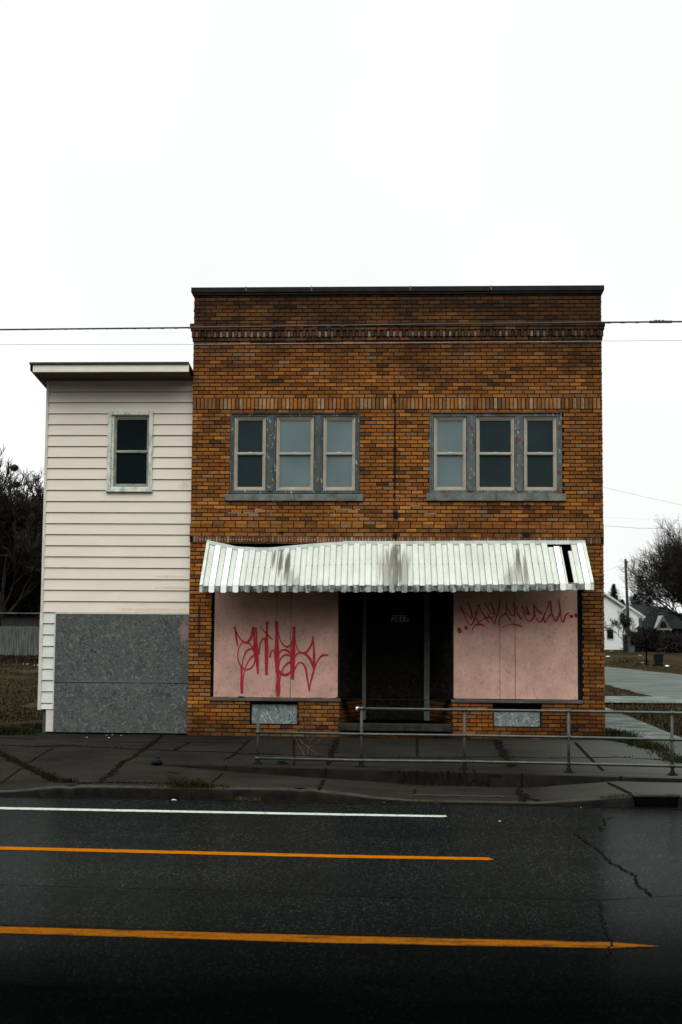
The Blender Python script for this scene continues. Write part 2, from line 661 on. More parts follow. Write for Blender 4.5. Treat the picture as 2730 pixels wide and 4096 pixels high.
asph = Mat('asphalt', .8, .0)
v1 = asph.voro(1, asph.co((85, 30, 1)), out='Color')
sx = asph.N('ShaderNodeSeparateColor')
asph.L(v1, sx.inputs[0])
n1 = asph.noise(1, 4, .75, asph.co((48, 17, 1)))
n0 = asph.noise(.5, 4, .6, asph.co((.35, 1.6, 1)))
n3 = asph.noise(1, 5, .65, asph.co((.9, .5, 1), (0, 0, 0), (3, 3, 0)))
col = asph.mix(asph.mr(n1, .34, .66), (.0004, .0006, .0005), (.0058, .0070, .0064))
col = asph.mix(asph.mr(sx.outputs[0], .70, .98, 0, .9), col, (.022, .027, .025))
col = asph.mix(asph.mr(n3, .42, .62, 0, .5), col, (.0014, .0018, .0016))
col = asph.mix(asph.mr(n0, .38, .66, 0, .35), col, (.0016, .0019, .0017))
# the road colour blackens toward the camera, painting in the lens falloff
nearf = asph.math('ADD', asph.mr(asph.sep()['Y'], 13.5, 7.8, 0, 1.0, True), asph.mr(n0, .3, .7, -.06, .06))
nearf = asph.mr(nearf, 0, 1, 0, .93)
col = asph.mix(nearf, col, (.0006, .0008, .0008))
asph.bump(n1, .12, .004)
gl_ = asph.N('ShaderNodeBsdfGlossy')          # thin film of damp over the stones
gl_.inputs['Roughness'].default_value = .24
gl_.inputs['Color'].default_value = (.88, .98, .97, 1)
mxs = asph.N('ShaderNodeMixShader')
asph.L(asph.mr(nearf, 0, .93, .050, .001), mxs.inputs[0])
asph.L(asph.b.outputs[0], mxs.inputs[1])
asph.L(gl_.outputs[0], mxs.inputs[2])
asph.L(mxs.outputs[0], [n for n in asph.nt.nodes if n.type == 'OUTPUT_MATERIAL'][0].inputs['Surface'])
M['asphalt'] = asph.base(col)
M['street'] = plain('wet_side_street', (.098, .110, .102), (.066, .074, .069), .35, .7, .0, bump=.1)
pwl = Mat('white_road_paint', .6, 0)
M['paint_white'] = pwl.base(pwl.mix(pwl.mr(pwl.noise(12, 6, .8), .50, .64), (.36, .40, .35), (.11, .12, .10)))
pyl = Mat('yellow_road_paint', .6, 0)
n1 = pyl.noise(10, 6, .8, pyl.co((.5, 1.5, 1)))
M['paint_yellow'] = pyl.base(pyl.mix(pyl.mr(n1, .50, .66), (.30, .088, .002), (.10, .034, .003)))
pyn = Mat('worn_yellow_road_paint', .6, 0)
n1 = pyn.noise(5, 7, .8, pyn.co((.45, 2.2, 1)))
M['paint_yellow_near'] = pyn.base(pyn.mix(pyn.mr(n1, .53, .57), pyn.mix(pyn.mr(pyn.noise(50, 4, .7), .4, .7), (.185, .060, .003), (.085, .030, .003)), (.022, .014, .006)))
gm = Mat('winter_lawn', .95, 0)
n1 = gm.noise(.22, 6, .7)
n2 = gm.noise(3.0, 6, .75)
col = gm.mix(gm.mr(n1, .38, .62), (.050, .036, .021), (.020, .020, .010))
col = gm.mix(gm.mr(n2, .42, .68, 0, .8), col, (.008, .007, .005))
gm.bump(n2, .8, .08)
M['lawn'] = gm.base(col)
M['blade_dry'] = plain('dry_blade', (.052, .039, .021), (.028, .022, .012), 3, .9, 0)
M['blade_dark'] = plain('dead_joint_grass', (.022, .017, .010), (.010, .008, .005), 3, .9, 0)
M['blade_green'] = plain('green_blade', (.022, .025, .010), (.012, .013, .006), 3, .9, .05)
M['mulch'] = plain('fallen_leaves', (.024, .014, .009), (.009, .006, .005), 4, .95, .1, bump=.8, dist=.05)
M['steel'] = plain('galvanised_rail', (.048, .057, .051), (.026, .031, .028), 9, .42, .5, .35, bump=.1)
M['steel_dark'] = plain('galvanised_post', (.06, .072, .066), (.035, .042, .038), 9, .6, .4, .2, bump=.1)
M['rust'] = plain('rusty_base', (.016, .015, .013), (.009, .008, .007), 12, .8, .05)
M['cable'] = plain('black_cable', (.010, .013, .012), (.02, .022, .02), 8, .5)
M['cable_pale'] = plain('pale_wire', (.34, .40, .40), (.26, .31, .31), 8, .5)
M['bark'] = plain('wet_bark', (.016, .014, .012), (.030, .026, .022), 3, .9, .15)
M['bark_grey'] = plain('grey_twig', (.045, .047, .045), (.025, .026, .025), 1, .9, .15)
M['leaf_brown'] = plain('dead_leaf', (.13, .042, .014), (.06, .022, .01), 2, .9)
M['needle'] = plain('dark_needles', (.012, .020, .016), (.022, .030, .024), .6, .9)
M['fence'] = plain('weathered_fence', (.12, .135, .125), (.022, .027, .026), 2.2, .85, stretch=(6, 1, .5))
M['litter'] = plain('white_litter', (.62, .66, .63), (.45, .48, .46), 6, .6)
M['orange_leaf'] = plain('orange_leaf', (.28, .07, .012), (.18, .05, .012), 6, .8)
M['white_wall'] = plain('white_clapboard', (.80, .84, .80), (.70, .75, .71), 1, .7, stretch=(.3, .3, 9))
M['shingle'] = plain('dark_shingle', (.008, .012, .013), (.018, .022, .023), 2, .9, .05)
M['shed'] = plain('brown_shed', (.020, .015, .012), (.03, .024, .02), 2, .9)
M['pole'] = plain('wooden_pole', (.05, .055, .045), (.03, .034, .028), 3, .9)
M['bin'] = plain('dark_bin', (.004, .006, .007), (.007, .010, .011), 3, .7, .1)
M['black_paint'] = plain('black_spray_paint', (.003, .003, .003), (.007, .006, .005), 12, .8, .1)
M['red_brick_edge'] = plain('red_edge_bricks', (.026, .009, .006), (.010, .006, .005), 14, .8)

# ------------------------------------------------------------------ ground, roads, pavement
rng = random.Random(5)


def frange(a, b, n):
    return [a + (b - a) * i / n for i in range(n + 1)]


XS = [-3000, -1000, -400, -200] + frange(-100, -12, 22) + frange(-11, 30, 82) + frange(33, 120, 29) + [200, 400, 1000, 3000]
YS = [-400, -100, -30, -10, 0, 8, 14] + frange(16, 60, 88) + frange(62, 200, 69) + [230, 300, 500, 1000, 3000]
mb = MB()
for Y in YS:
    for X in XS:
        y0 = Yb(X) + .35
        if Y < Yk(X) + .4 or (Y < y0 and -14 < X < 9):
            z = -.35
        elif Y < y0:
            z = .15 + .25 * min(1, (Y - Yk(X)) / 6)
            if X > s_left(Y) - .5 and X < s_right(Y) + 1:
                z = -.3
        else:
            z = lawn(X, Y)
            if Y < 200:
                z += .035 * noise.noise(Vector((X * .35, Y * .35, 0))) * sstep(Y, 26, 30)
            # the side street is cut into it
            if s_left(Y) + .15 < X < s_right(Y) - .15:
                z -= .5
        mb.v.append((X, Y, z))
nx = len(XS)
for j in range(len(YS) - 1):
    for i in range(nx - 1):
        a = j * nx + i
        mb.f.append((a, a + 1, a + nx + 1, a + nx))
        mb.m.append(0)
        mb.c.append(None)
mb.build('lawn', M['lawn'], kind='structure', smooth=True)


def sheet(name, xs, edges, zf, mat, rows=2, **k):
    """a strip between two lines y = f(x), draped on zf"""
    m = MB()
    for X in xs:
        a, b = edges(X)
        for r in range(rows + 1):
            Y = a + (b - a) * r / rows
            m.v.append((X, Y, zf(X, Y)))
    q = rows + 1
    for i in range(len(xs) - 1):
        for r in range(rows):
            m.f.append((i * q + r, (i + 1) * q + r, (i + 1) * q + r + 1, i * q + r + 1))
            m.m.append(0)
            m.c.append(None)
    return m.build(name, mat, kind='structure', **k)


XR = [-300, -60] + frange(-12, 12, 48) + [60, 300]
y2a, y2b = on_z(0, 3733, 0), on_z(2460, 3791, 0)
y2t = (y2b.y - y2a.y) / (y2b.x - y2a.x)


def Y2(X):
    return y2a.y + (X - y2a.x) * y2t + .05


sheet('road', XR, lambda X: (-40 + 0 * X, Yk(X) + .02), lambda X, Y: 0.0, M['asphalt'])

# side street running back beside the building
ss = MB()
rows_y = [17.3] + frange(18, 44, 13) + frange(48, 200, 38) + [400]
for Y in rows_y:
    sl, sr = s_left(Y), s_right(Y)
    zz = (0.0 if Y < 20 else .38 * sstep(Y, 20, 30) + (lawn(20, Y) - .40)) + .006
    fl = .7 * (1 - sstep(Y, 16, 24))
    for t in (0, .05, .5, .95, 1):
        ss.v.append((sl - fl + (sr - sl + 2 * fl) * t, Y, zz + (.05 if t == .5 else 0)))
for j in range(len(rows_y) - 1):
    for i in range(4):
        a = j * 5 + i
        ss.f.append((a, a + 1, a + 6, a + 5))
        ss.m.append(0)
        ss.c.append(None)
ss.build('side_street', M['street'], kind='structure', smooth=True)

# kerb
kb = MB()
xs = frange(-14, 9, 184)
q = 6
for X in xs:
    t = kerb_top(X) + .006 * noise.noise(Vector((X * 3, 0, 0)))
    jn = any(abs(X - a) < .07 for a in (-3.49, -.55, 3.9))
    w_ = .012 * noise.noise(Vector((X * 2, 5, 0)))
    y = Yk(X) + w_
    if jn:
        t -= .02
    r = min(.045, t * .5)
    for (dy, z) in ((-.012, -.05), (0, max(0.004, t - r * 1.6)), (r * .35, t - r * .45), (r, t), (.13, t + .004), (.17, t - .03)):
        kb.v.append((X, y + dy, z))
for i in range(len(xs) - 1):
    for r in range(q - 1):
        kb.f.append((i * q + r, (i + 1) * q + r, (i + 1) * q + r + 1, i * q + r + 1))
        kb.m.append(1 if r < 2 else 0)
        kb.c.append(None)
kb.build('kerb', [M['kerb'], M['kerb_face']], kind='structure', smooth=True)

XW = frange(-14, 9, 115)
sheet('lower_walk', XW, lambda X: (Yk(X) + .13, Ys(X) + .03), lambda X, Y: lower(X, Y) + .004 * noise.noise(Vector((X, Y, 0)) * 1.7) - .0,
      M['concrete'], rows=8, smooth=True)
# upper walk with its stepped front edge
uw = MB()
q = None
for X in XW:
    a, b = Ys(X), Yb(X) + .35
    up = upper(X, a)
    base = min(step_base(X) - .03, up - .01)
    col_ = [(X, a, base), (X, a, up - .03), (X, a + .012, up - .008), (X, a + .035, up)]
    for r in range(1, 11):
        Y = a + .035 + (b - a - .035) * r / 10
        col_.append((X, Y, upper(X, Y) + .005 * noise.noise(Vector((X * .9, Y * .9, 3)))))
    q = len(col_)
    uw.v += col_
for i in range(len(XW) - 1):
    for r in range(q - 1):
        uw.f.append((i * q + r, (i + 1) * q + r, (i + 1) * q + r + 1, i * q + r + 1))
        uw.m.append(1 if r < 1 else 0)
        uw.c.append(None)
walk = uw.build('sidewalk', [M['concrete'], M['step_face']], kind='structure', smooth=False)


def ribbon(m, pts, width, lift=.005, jag=0.0, step=.12, z=None, taper=True, mi=0, seed=0):
    """a thin irregular strip along a path on the ground"""
    r = random.Random(seed)
    P = [Vector(p) for p in pts]
    Q = []
    for a, b in zip(P, P[1:]):
        n = max(1, int((b - a).length / step))
        for i in range(n):
            Q.append(a.lerp(b, i / n))
    Q.append(P[-1])
    L_, R_ = [], []
    for i, p in enumerate(Q):
        t = (Q[min(i + 1, len(Q) - 1)] - Q[max(i - 1, 0)])
        t.z = 0
        t.normalize()
        nrm = Vector((-t.y, t.x, 0))
        off = (r.random() - .5) * jag
        wd = width * (1 + (r.random() - .5) * (1.1 if jag else 0))
        if taper and i in (0, len(Q) - 1):
            wd *= .2
        c = p + nrm * off
        for s_, l in ((1, L_), (-1, R_)):
            e = c + nrm * wd * .5 * s_
            e.z = (z if z is not None else ground_z(e.x, e.y)) + lift
            l.append(e)
    b = len(m.v)
    for a, c in zip(L_, R_):
        m.v += [tuple(a), tuple(c)]
    for i in range(len(L_) - 1):
        m.f.append((b + 2 * i + 1, b + 2 * i + 3, b + 2 * i + 2, b + 2 * i))
        m.m.append(mi)
        m.c.append(None)
    return Q


def c2(*p):
    return [hit(a / 1.568, 2800 + b / 1.568) for a, b in p]


def c3(*p):
    return [hit(900 + a / 1.65, 2750 + b / 1.65) for a, b in p]


def c4(*p):
    return [hit(1780 + a / 1.65, 2750 + b / 1.65) for a, b in p]


long_joint = c2((0, 285), (160, 293), (330, 293), (440, 288), (600, 298), (870, 312), (970, 312), (1060, 320), (1290, 325), (1430, 330)) + \
    c3((130, 443), (250, 440), (700, 460), (1150, 465), (1568, 465)) + c4((240, 460), (720, 468), (1150, 462), (1490, 485))
crk = MB()
paths = [(long_joint, .035, .03), (c2((0, 335), (60, 370), (140, 405), (200, 440), (290, 480), (350, 510), (460, 518)), .10, .05),
         (c2((180, 398), (330, 305)), .02, 0), (c2((0, 530), (140, 425)), .02, 0),
         (c2((620, 520), (700, 465), (750, 415), (770, 395), (830, 365), (890, 320), (970, 265), (1030, 218)), .05, .05),
         (c2((1090, 318), (1190, 270)), .03, .02), (c2((1310, 540), (1400, 462)), .02, 0), (c2((1400, 412), (1470, 345), (1568, 250)), .03, .02),
         (c2((440, 262), (970, 268), (1568, 270)), .022, .01), (c3((455, 345), (458, 515)), .02, 0),
         (c3((740, 340), (730, 380), (710, 430), (700, 470), (680, 515)), .05, .06), (c3((655, 610), (620, 680)), .03, .02),
         (c3((1270, 335), (1270, 455)), .025, 0), (c3((1258, 600), (1250, 710)), .02, 0),
         (c4((345, 350), (370, 410), (400, 470), (440, 530)), .08, .08), (c4((480, 665), (490, 700), (520, 760)), .05, .05),
         (c4((860, 365), (980, 490), (1050, 555)), .028, 0), (c4((1075, 632), (1240, 710)), .028, 0),
         (c2((550, 505), (620, 498)), .03, .03), (c2((1030, 450), (1090, 460), (1150, 470)), .02, .02), (c2((0, 240), (250, 250)), .02, .01),
         (c4((440, 710), (520, 705), (560, 740), (640, 755)), .06, .06), (c2((470, 525), (800, 522), (1180, 530), (1400, 545)), .035, .02),
         (c4((1440, 425), (1500, 470), (1568, 500)), .05, .03)]
for i, (p, wd, jg) in enumerate(paths):
    ribbon(crk, p, wd * 1.25 + .008, .005 + .0004 * i, jg, .10, seed=i)
# vertical joints down the step face
for px in (668 / 1.65 + 900, 1260 / 1.65 + 900, 465 / 1.65 + 1780, 1060 / 1.65 + 1780, 1400 / 1.568):
    X = on_z(px, 3085, .2).x
    y = Ys(X) - .004
    crk.face([(X - .014, y, step_base(X)), (X + .014, y, step_base(X)), (X + .012, y, .24), (X - .012, y, .24)])
crk.build('cracks', M['crack'], walk)

# road markings and cracks
mk = MB()


def stripe(name, far, near, mat, tip=None):
    """painted line from two matching edge paths (photograph points on the road plane)"""
    m = MB()
    A = [on_z(x, y, .004) for x, y in far]
    B = [on_z(x, y, .004) for x, y in near]
    # extend to the left beyond the frame
    A.insert(0, A[0] + (A[0] - A[1]).normalized() * 60)
    B.insert(0, B[0] + (B[0] - B[1]).normalized() * 60)
    for i in range(len(A) - 1):
        m.face([B[i], B[i + 1], A[i + 1], A[i]])
    if tip:
        t = on_z(tip[0], tip[1], .004)
        m.face([B[-1], t, A[-1]])
    return m.build(name, mat, kind='structure')


stripe('edge_line', [(0, 3229), (1365, 3254.5), (1772, 3262)], [(0, 3237.5), (1365, 3262.5), (1772, 3269)], M['paint_white'], (1792, 3266.5))
stripe('centre_line', [(0, 3387), (1365, 3420), (1955, 3431)], [(0, 3399), (1365, 3431.5), (1955, 3441)], M['paint_yellow'], (1976, 3438.5))
stripe('lane_line', [(0, 3707), (1365, 3745), (2445, 3770)], [(0, 3733), (1365, 3774), (2445, 3793)], M['paint_yellow_near'], (2640, 3786))


def cb5(*p):
    return [on_z(a / 1.1487, 3200 + b / 1.1487, 0) for a, b in p]


def cb6(*p):
    return [on_z(1365 + a / 1.1487, 3200 + b / 1.1487, 0) for a, b in p]


rc = MB()
seam_pts = cb5((-400, 380), (0, 390), (300, 400), (600, 408), (900, 413), (1300, 428), (1568, 438)) + cb6((200, 449), (560, 455), (800, 450), (1190, 463), (1420, 447), (1568, 440), (1900, 425))
ribbon(rc, seam_pts, .013, .003, .012, .09, 0.0, seed=1)
for i, p in enumerate((cb6((1255, 80), (1205, 95), (1220, 115), (1185, 125), (1205, 135), (1190, 150)),
                       cb6((1065, 158), (1085, 165), (1140, 205), (1190, 235), (1210, 265), (1240, 290), (1300, 320), (1350, 350), (1360, 385), (1400, 420), (1425, 445)),
                       cb6((1255, 85), (1568, 92), (1900, 97)), cb6((1190, 470), (1200, 510), (1205, 560), (1215, 600), (1245, 665), (1230, 720)),
                       cb6((0, 570), (400, 578), (900, 590)))):
    ribbon(rc, p, (.020, .026, .010, .014, .007)[i], .0068 + .0004 * i, .035 if i in (0, 1, 3) else .01, .06, 0.0, seed=9 + i)
# dark wet seam along the near yellow line
ribbon(rc, [on_z(-600, 3690, 0), on_z(0, 3703, 0), on_z(1365, 3738, 0), on_z(2300, 3763, 0)], .055, .0022, .02, .2, 0.0, seed=4)
rc.build('road_cracks', M['crack'], kind='structure')

# dark gutter strip along the kerb
gt = MB()
for i, (a, b, wd) in enumerate((((0, 3190), (280, 3189), .05), ((280, 3190), (1000, 3204), .11), ((1000, 3206), (1660, 3219), .16), ((1660, 3217), (2160, 3222), .05), ((2160, 3224), (2730, 3238), .06))):
    ribbon(gt, [on_z(a[0], a[1], 0), on_z(b[0], b[1], 0)], wd, .0034 + i * .0004, .05, .08, 0.0, seed=30 + i)
gt.build('gutter_silt', M['crack'], kind='structure')
# row of red edging bricks in the dropped kerb
re_ = MB()
p0, p1 = hit(1655, 3184), hit(2020, 3190)
nb = 22
for i in range(nb):
    a = p0.lerp(p1, (i + .06) / nb)
    b = p0.lerp(p1, (i + .92) / nb)
    z = ground_z(a.x, a.y + .05) + .012
    re_.box(a.x, b.x, a.y - .05, a.y + .06, z - .05, z + rng.uniform(-.004, .004))
re_.build('edging_bricks', M['red_brick_edge'], kind='structure')

# front walk's pale return beside the building, cross walk beyond it
wk = MB()
L_ = [(2431, 2829), (2560, 2872), (2683, 2920), (2790, 2960)]
for pth, z in (((2431, 2829), 0),):
    pass


def strip_y(name, ys, lf, rf, z, mat):
    m = MB()
    for Y in ys:
        m.v += [(lf(Y), Y, z(lf(Y), Y)), (rf(Y), Y, z(rf(Y), Y))]
    for i in range(len(ys) - 1):
        m.f.append((2 * i, 2 * i + 1, 2 * i + 3, 2 * i + 2))
        m.m.append(0)
        m.c.append(None)
    return m.build(name, mat, kind='structure')


lz = lambda X, Y: lawn(X, Y) + .035
strip_y('side_walk_path', frange(24.6, 60, 30), lambda Y: 4.98 + .01 * (Y - 24), lambda Y: 6.0 + .075 * (Y - 26), lz, M['pale_concrete'])
strip_y('cross_walk_path', [39.2, 44.2], lambda Y: 4.9, lambda Y: 10.0, lambda X, Y: lawn(X, Y) + .045, M['pale_concrete'])

# storm drain opening in the kerb
dr = empty('storm_drain', (0, 0, 0), label='black storm drain opening set in the kerb at the right end of the pavement', cat='storm drain')
p0, p1 = on_z(2546, 3231, 0), on_z(2712, 3231, 0)
dr.location = p0
n0 = MB()
L = p1 - p0
wdt = L.length
n0.box(0, wdt, -.03, .10, -.02, .128)
dr.rotation_euler = (0, 0, math.atan2(L.y, L.x))
n0.build('opening', M['dark'], dr)
n1_ = MB()
n1_.box(-.03, wdt + .03, -.035, .16, .130, .158)
n1_.build('lintel', M['kerb'], dr, bevel=.006)

# ------------------------------------------------------------------ the brick building
bld = empty('brick_building', O, -TH, label='two storey orange brick storefront building with boarded windows and a dented white awning', cat='building')
UL, UR = F(764, 2050)[0], F(2413, 2050)[0]
VT = FV(1172)                       # under the coping
VSO0, VSO1 = FV(1637, 0, 1300), FV(1592, 0, 1300)     # soldier course
VBD0, VBD1 = FV(1364, 0, 1300), FV(1296, 0, 1300)     # projecting dentil band
CH = .0677
WL = (FU(920, 0, 1800), FU(1440, 0, 1800), FV(1974, 0, 1180), FV(1648, 0, 1180))
WR = (FU(1718, 0, 1800), FU(2251, 0, 1800), FV(1974, 0, 1985), FV(1645, 0, 1985))
VSILL = FV(2798, 0, 1365)
VHEAD = FV(2172, 0, 1300)
VBRD = FV(2325, 0, 1585)
SFL, SFR = FU(845, 0, 2600), FU(2331, 0, 2600)
DL, DR_ = FU(1359, 0, 2700), FU(1811, 0, 2700)
VSTEP = FV(2898, 0, 1585)
BW = [(FU(1000, 0, 2850), FU(1194, 0, 2850), FV(2899, 0, 1100), FV(2812, 0, 1100)), (FU(1972, 0, 2860), FU(2167, 0, 2860), FV(2910, 0, 2070), FV(2821, 0, 2070))]
OPEN = [WL, WR, (SFL, SFR, VSILL, VHEAD), (DL, DR_, VSTEP, VSILL + .001)] + BW

TONES = [((.39, .137, .021), 30), ((.49, .178, .029), 26), ((.295, .106, .019), 20), ((.20, .075, .017), 8), ((.34, .152, .052), 15),
         ((.39, .098, .013), 3), ((.37, .22, .10), 4), ((.12, .052, .017), 3), ((.58, .22, .042), 11)]
_tot = [t for t, n in TONES for _ in range(n)]


def tone(r, dull=1.0):
    c = r.choice(_tot)
    k = r.uniform(.70, 1.08) * dull
    return tuple(min(.9, q * k) for q in c)


def brick_rows(m, u0, u1, v0, v1, openings, T, r, L=.203, proud=.008, n=None, dull=1.0):
    n = n or max(1, round((v1 - v0) / CH))
    ch = (v1 - v0) / n
    for i in range(n):
        a, b = v0 + i * ch + .009, v0 + (i + 1) * ch - .008
        mid = (a + b) / 2
        ivs = [(u0, u1)]
        for o in openings:
            if o[2] < mid < o[3]:
                nv = []
                for s, e in ivs:
                    if o[1] <= s or o[0] >= e:
                        nv.append((s, e))
                    else:
                        if o[0] > s:
                            nv.append((s, o[0]))
                        if o[1] < e:
                            nv.append((o[1], e))
                ivs = nv
        ph = (i % 2) * L * .5 + r.uniform(-.012, .012)
        k = math.floor((u0 - ph) / L)
        while True:
            s = ph + k * L
            if s > u1:
                break
            for (x0, x1) in ivs:
                p, e = max(s + .007, x0 + .0), min(s + L - .008, x1)
                if e - p > .03:
                    d = proud + r.uniform(-.003, .004)
                    z_ = r.uniform(-.0015, .0015)
                    m.box(p, e, -d, .01, a + z_, b + z_, 0, tone(r, dull), T, skip=('k',))
            k += 1


def wall_cells(m, u0, u1, v0, v1, openings, T, depth=.24):
    us = sorted({u0, u1} | {q for o in openings for q in o[:2] if u0 < q < u1})
    vs = sorted({v0, v1} | {q for o in openings for q in o[2:] if v0 < q < v1})
    inside = lambda x, z: any(o[0] < x < o[1] and o[2] < z < o[3] for o in openings)
    for a, b in zip(us, us[1:]):
        for c_, d in zip(vs, vs[1:]):
            if not inside((a + b) / 2, (c_ + d) / 2):
                m.face([T(a, 0, c_), T(b, 0, c_), T(b, 0, d), T(a, 0, d)])
    for o in openings:
        a, b, c_, d = o
        m.face([T(a, 0, c_), T(a, depth, c_), T(a, depth, d), T(a, 0, d)])
        m.face([T(b, 0, c_), T(b, 0, d), T(b, depth, d), T(b, depth, c_)])
        m.face([T(a, 0, d), T(a, depth, d), T(b, depth, d), T(b, 0, d)])
        m.face([T(a, 0, c_), T(b, 0, c_), T(b, depth, c_), T(a, depth, c_)])


idt = lambda x, y, z: (x, y, z)
sc = lambda c, k: tuple(q * k for q in c)
DEP = 12.0
bk, mo = MB(), MB()
r = random.Random(11)
V0 = VB - .12
brick_rows(bk, UL, UR, V0, VSO0, OPEN, idt, r)
# soldier course over the windows
k = 0
u = UL
while u < UR - .02:
    e = min(u + .0685, UR)
    cx_ = r.choice([(.42, .16, .035), (.32, .14, .045), (.42, .23, .10), (.26, .12, .045), (.50, .17, .028), (.19, .09, .032), (.46, .29, .15)])
    bk.box(u + .008, e - .008, -.016 - r.uniform(0, .004), .01, VSO0 + .006, VSO1 - .007, 0, sc(cx_, r.uniform(.8, 1.1)), None, skip=('k',))
    u += .0685
brick_rows(bk, UL, UR, VSO1, VBD0, OPEN, idt, r)
brick_rows(bk, UL, UR, VBD1, VT, OPEN, idt, r, dull=.8)
# the projecting band: course, dentils, two courses, each a little further out
hb = (VBD1 - VBD0)
cuts = [VBD0, VBD0 + hb * .23, VBD0 + hb * .60, VBD0 + hb * .78, VBD1]
mo.box(UL - .02, UR + .02, -.018, .12, cuts[0], cuts[1])
mo.box(UL - .035, UR + .035, -.030, .12, cuts[1], cuts[2])
mo.box(UL - .05, UR + .05, -.055, .12, cuts[2], cuts[3])
mo.box(UL - .062, UR + .062, -.068, .12, cuts[3], VBD1 + .006)
Tb = lambda d: (lambda x, y, z: (x, y - d, z))
brick_rows(bk, UL - .02, UR + .02, cuts[0], cuts[1], [], Tb(.018), r, n=1, dull=.8)
brick_rows(bk, UL - .05, UR + .05, cuts[2], cuts[3], [], Tb(.055), r, n=1, dull=.8)
brick_rows(bk, UL - .062, UR + .062, cuts[3], VBD1, [], Tb(.068), r, n=1, dull=.7)
u = UL - .03
i = 0
while u < UR:
    if i % 2 == 0:
        bk.box(u + .005, u + .0495, -.064, .01, cuts[1] + .004, cuts[2] - .004, 0, sc(r.choice([(.33, .09, .02), (.28, .10, .03), (.2, .07, .02), (.4, .1, .02)]), r.uniform(.4, 1.1)))
    else:
        cx_ = r.choice([(.5, .48, .40), (.16, .16, .14), (.08, .08, .07), (.62, .60, .54), (.28, .25, .2)])
        bk.box(u + .006, u + .0485, -.038, .01, cuts[1] + .004, cuts[2] - .004, 0, cx_)
    u += .0545
    i += 1
# header row just above the awning
for x in frange(0, 1, 1):
    pass
vh0, vh1 = FV(2170, 0, 1200), FV(2147, 0, 1200)
u = UL + .05
i = 0
mo.box(UL - .01, UR + .012, -.014, .02, vh0 - .004, FV(2096, 0, 1200))
while u < UR - .04:
    cx_ = r.choice([(.42, .11, .015), (.30, .08, .015), (.36, .12, .03)]) if i % 2 else r.choice([(.22, .19, .14), (.30, .28, .22), (.14, .10, .07)])
    bk.box(u + .005, u + .044, -.026, .01, vh0, vh1, 0, sc(cx_, r.uniform(.7, 1.1)), None)
    u += .049
    i += 1
brick_rows(bk, UL - .01, UR + .012, vh1 + .002, FV(2096, 0, 1200), [], Tb(.014), r, dull=.95)
# thin lime streaks where the joints were repointed
st_ = MB()
for (a, b, y) in ((910, 965, 2050), (975, 1030, 2051), (1020, 1045, 2034), (1338, 1410, 2041), (1420, 1440, 2040), (1090, 1130, 2011), (1355, 1370, 2012), (1700, 1745, 2060), (1640, 1680, 2030)):
    v = FV(y, 0, (a + b) / 2)
    v = V0 + round((v - V0) / ((VSO0 - V0) / round((VSO0 - V0) / CH))) * ((VSO0 - V0) / round((VSO0 - V0) / CH))
    st_.box(FU(a, 0, y), FU(b, 0, y), -.010, -.001, v - .0035, v + .004)
for a in (1085, 1316, 1338):
    st_.box(FU(a, 0, 2060) - .004, FU(a, 0, 2060) + .003, -.010, -.001, FV(2068), FV(2046))
i = 0
u = UL + .12
while u < UR * .2:
    if r.random() < .75:
        st_.box(u + .0405, u + .055, -.0268, -.012, (vh0 + vh1) / 2 - .006 - r.random() * .01, (vh0 + vh1) / 2 + .006)
    u += .049
# side walls
TR = lambda x, y, z: (UR - y, x, z)
TL = lambda x, y, z: (UL + y, DEP - x, z)
brick_rows(bk, 0.0, DEP, V0, VT, [], TR, r, dull=.85)
brick_rows(bk, 0.0, DEP, FV(1500), VT, [], TL, r, dull=.85)
bk.build('brickwork', M['brick'], bld)
st_.build('lime_streaks', M['white_line'], bld, kind='stuff')
wall_cells(mo, UL, UR, V0, VT + .02, OPEN, idt)
mo.face([(UR, 0, V0), (UR, DEP, V0), (UR, DEP, VT + .02), (UR, 0, VT + .02)])
mo.face([(UL, DEP, V0), (UL, 0, V0), (UL, 0, VT + .02), (UL, DEP, VT + .02)])
mo.face([(UR, DEP, V0), (UL, DEP, V0), (UL, DEP, VT + .02), (UR, DEP, VT + .02)])
mo.build('wall', M['mortar'], bld)
# flat roof and coping
rf = MB()
rf.box(UL + .25, UR - .25, .25, DEP - .25, VT - .55, VT - .50)
rf.build('roof', M['roof'], bld)
cp = MB()
VC = FV(1146, .05, 1365)
for (x0, x1, y0, y1) in ((UL - .055, UR + .055, -.06, .30), (UL - .055, UL + .28, .302, DEP + .05), (UR - .28, UR + .055, .302, DEP + .05), (UL + .282, UR - .282, DEP - .3, DEP + .05)):
    cp.box(x0, x1, y0, y1, VT + .012, VC)
    cp.box(x0 + (.02 if x0 < 0 else 0), x1 - (.02 if x1 > 0 else 0), y0 + .02, y1 - .001, VT - .03, VT + .0118)
cp.build('coping', M['coping'], bld, bevel=.006)
cj = MB()
for px in (985, 1248, 1643, 1967):
    cj = MB()
    u = FU(px, .06, 1160)
    cj.box(u - .012, u + .008, -.066, .1, VT + .03, VC + .006)
    cj.build('coping_joint', M['flash'], bld)


# window groups
def bars(m, u0, u1, v0, v1, t, y0, y1, tb=None, mi=0):
    tb = tb or t
    m.box(u0, u0 + t, y0, y1, v0, v1, mi)
    m.box(u1 - t, u1, y0, y1, v0, v1, mi)
    m.box(u0 + t, u1 - t, y0 + .001, y1, v1 - t, v1, mi)
    m.box(u0 + t, u1 - t, y0 + .001, y1, v0, v0 + tb, mi)


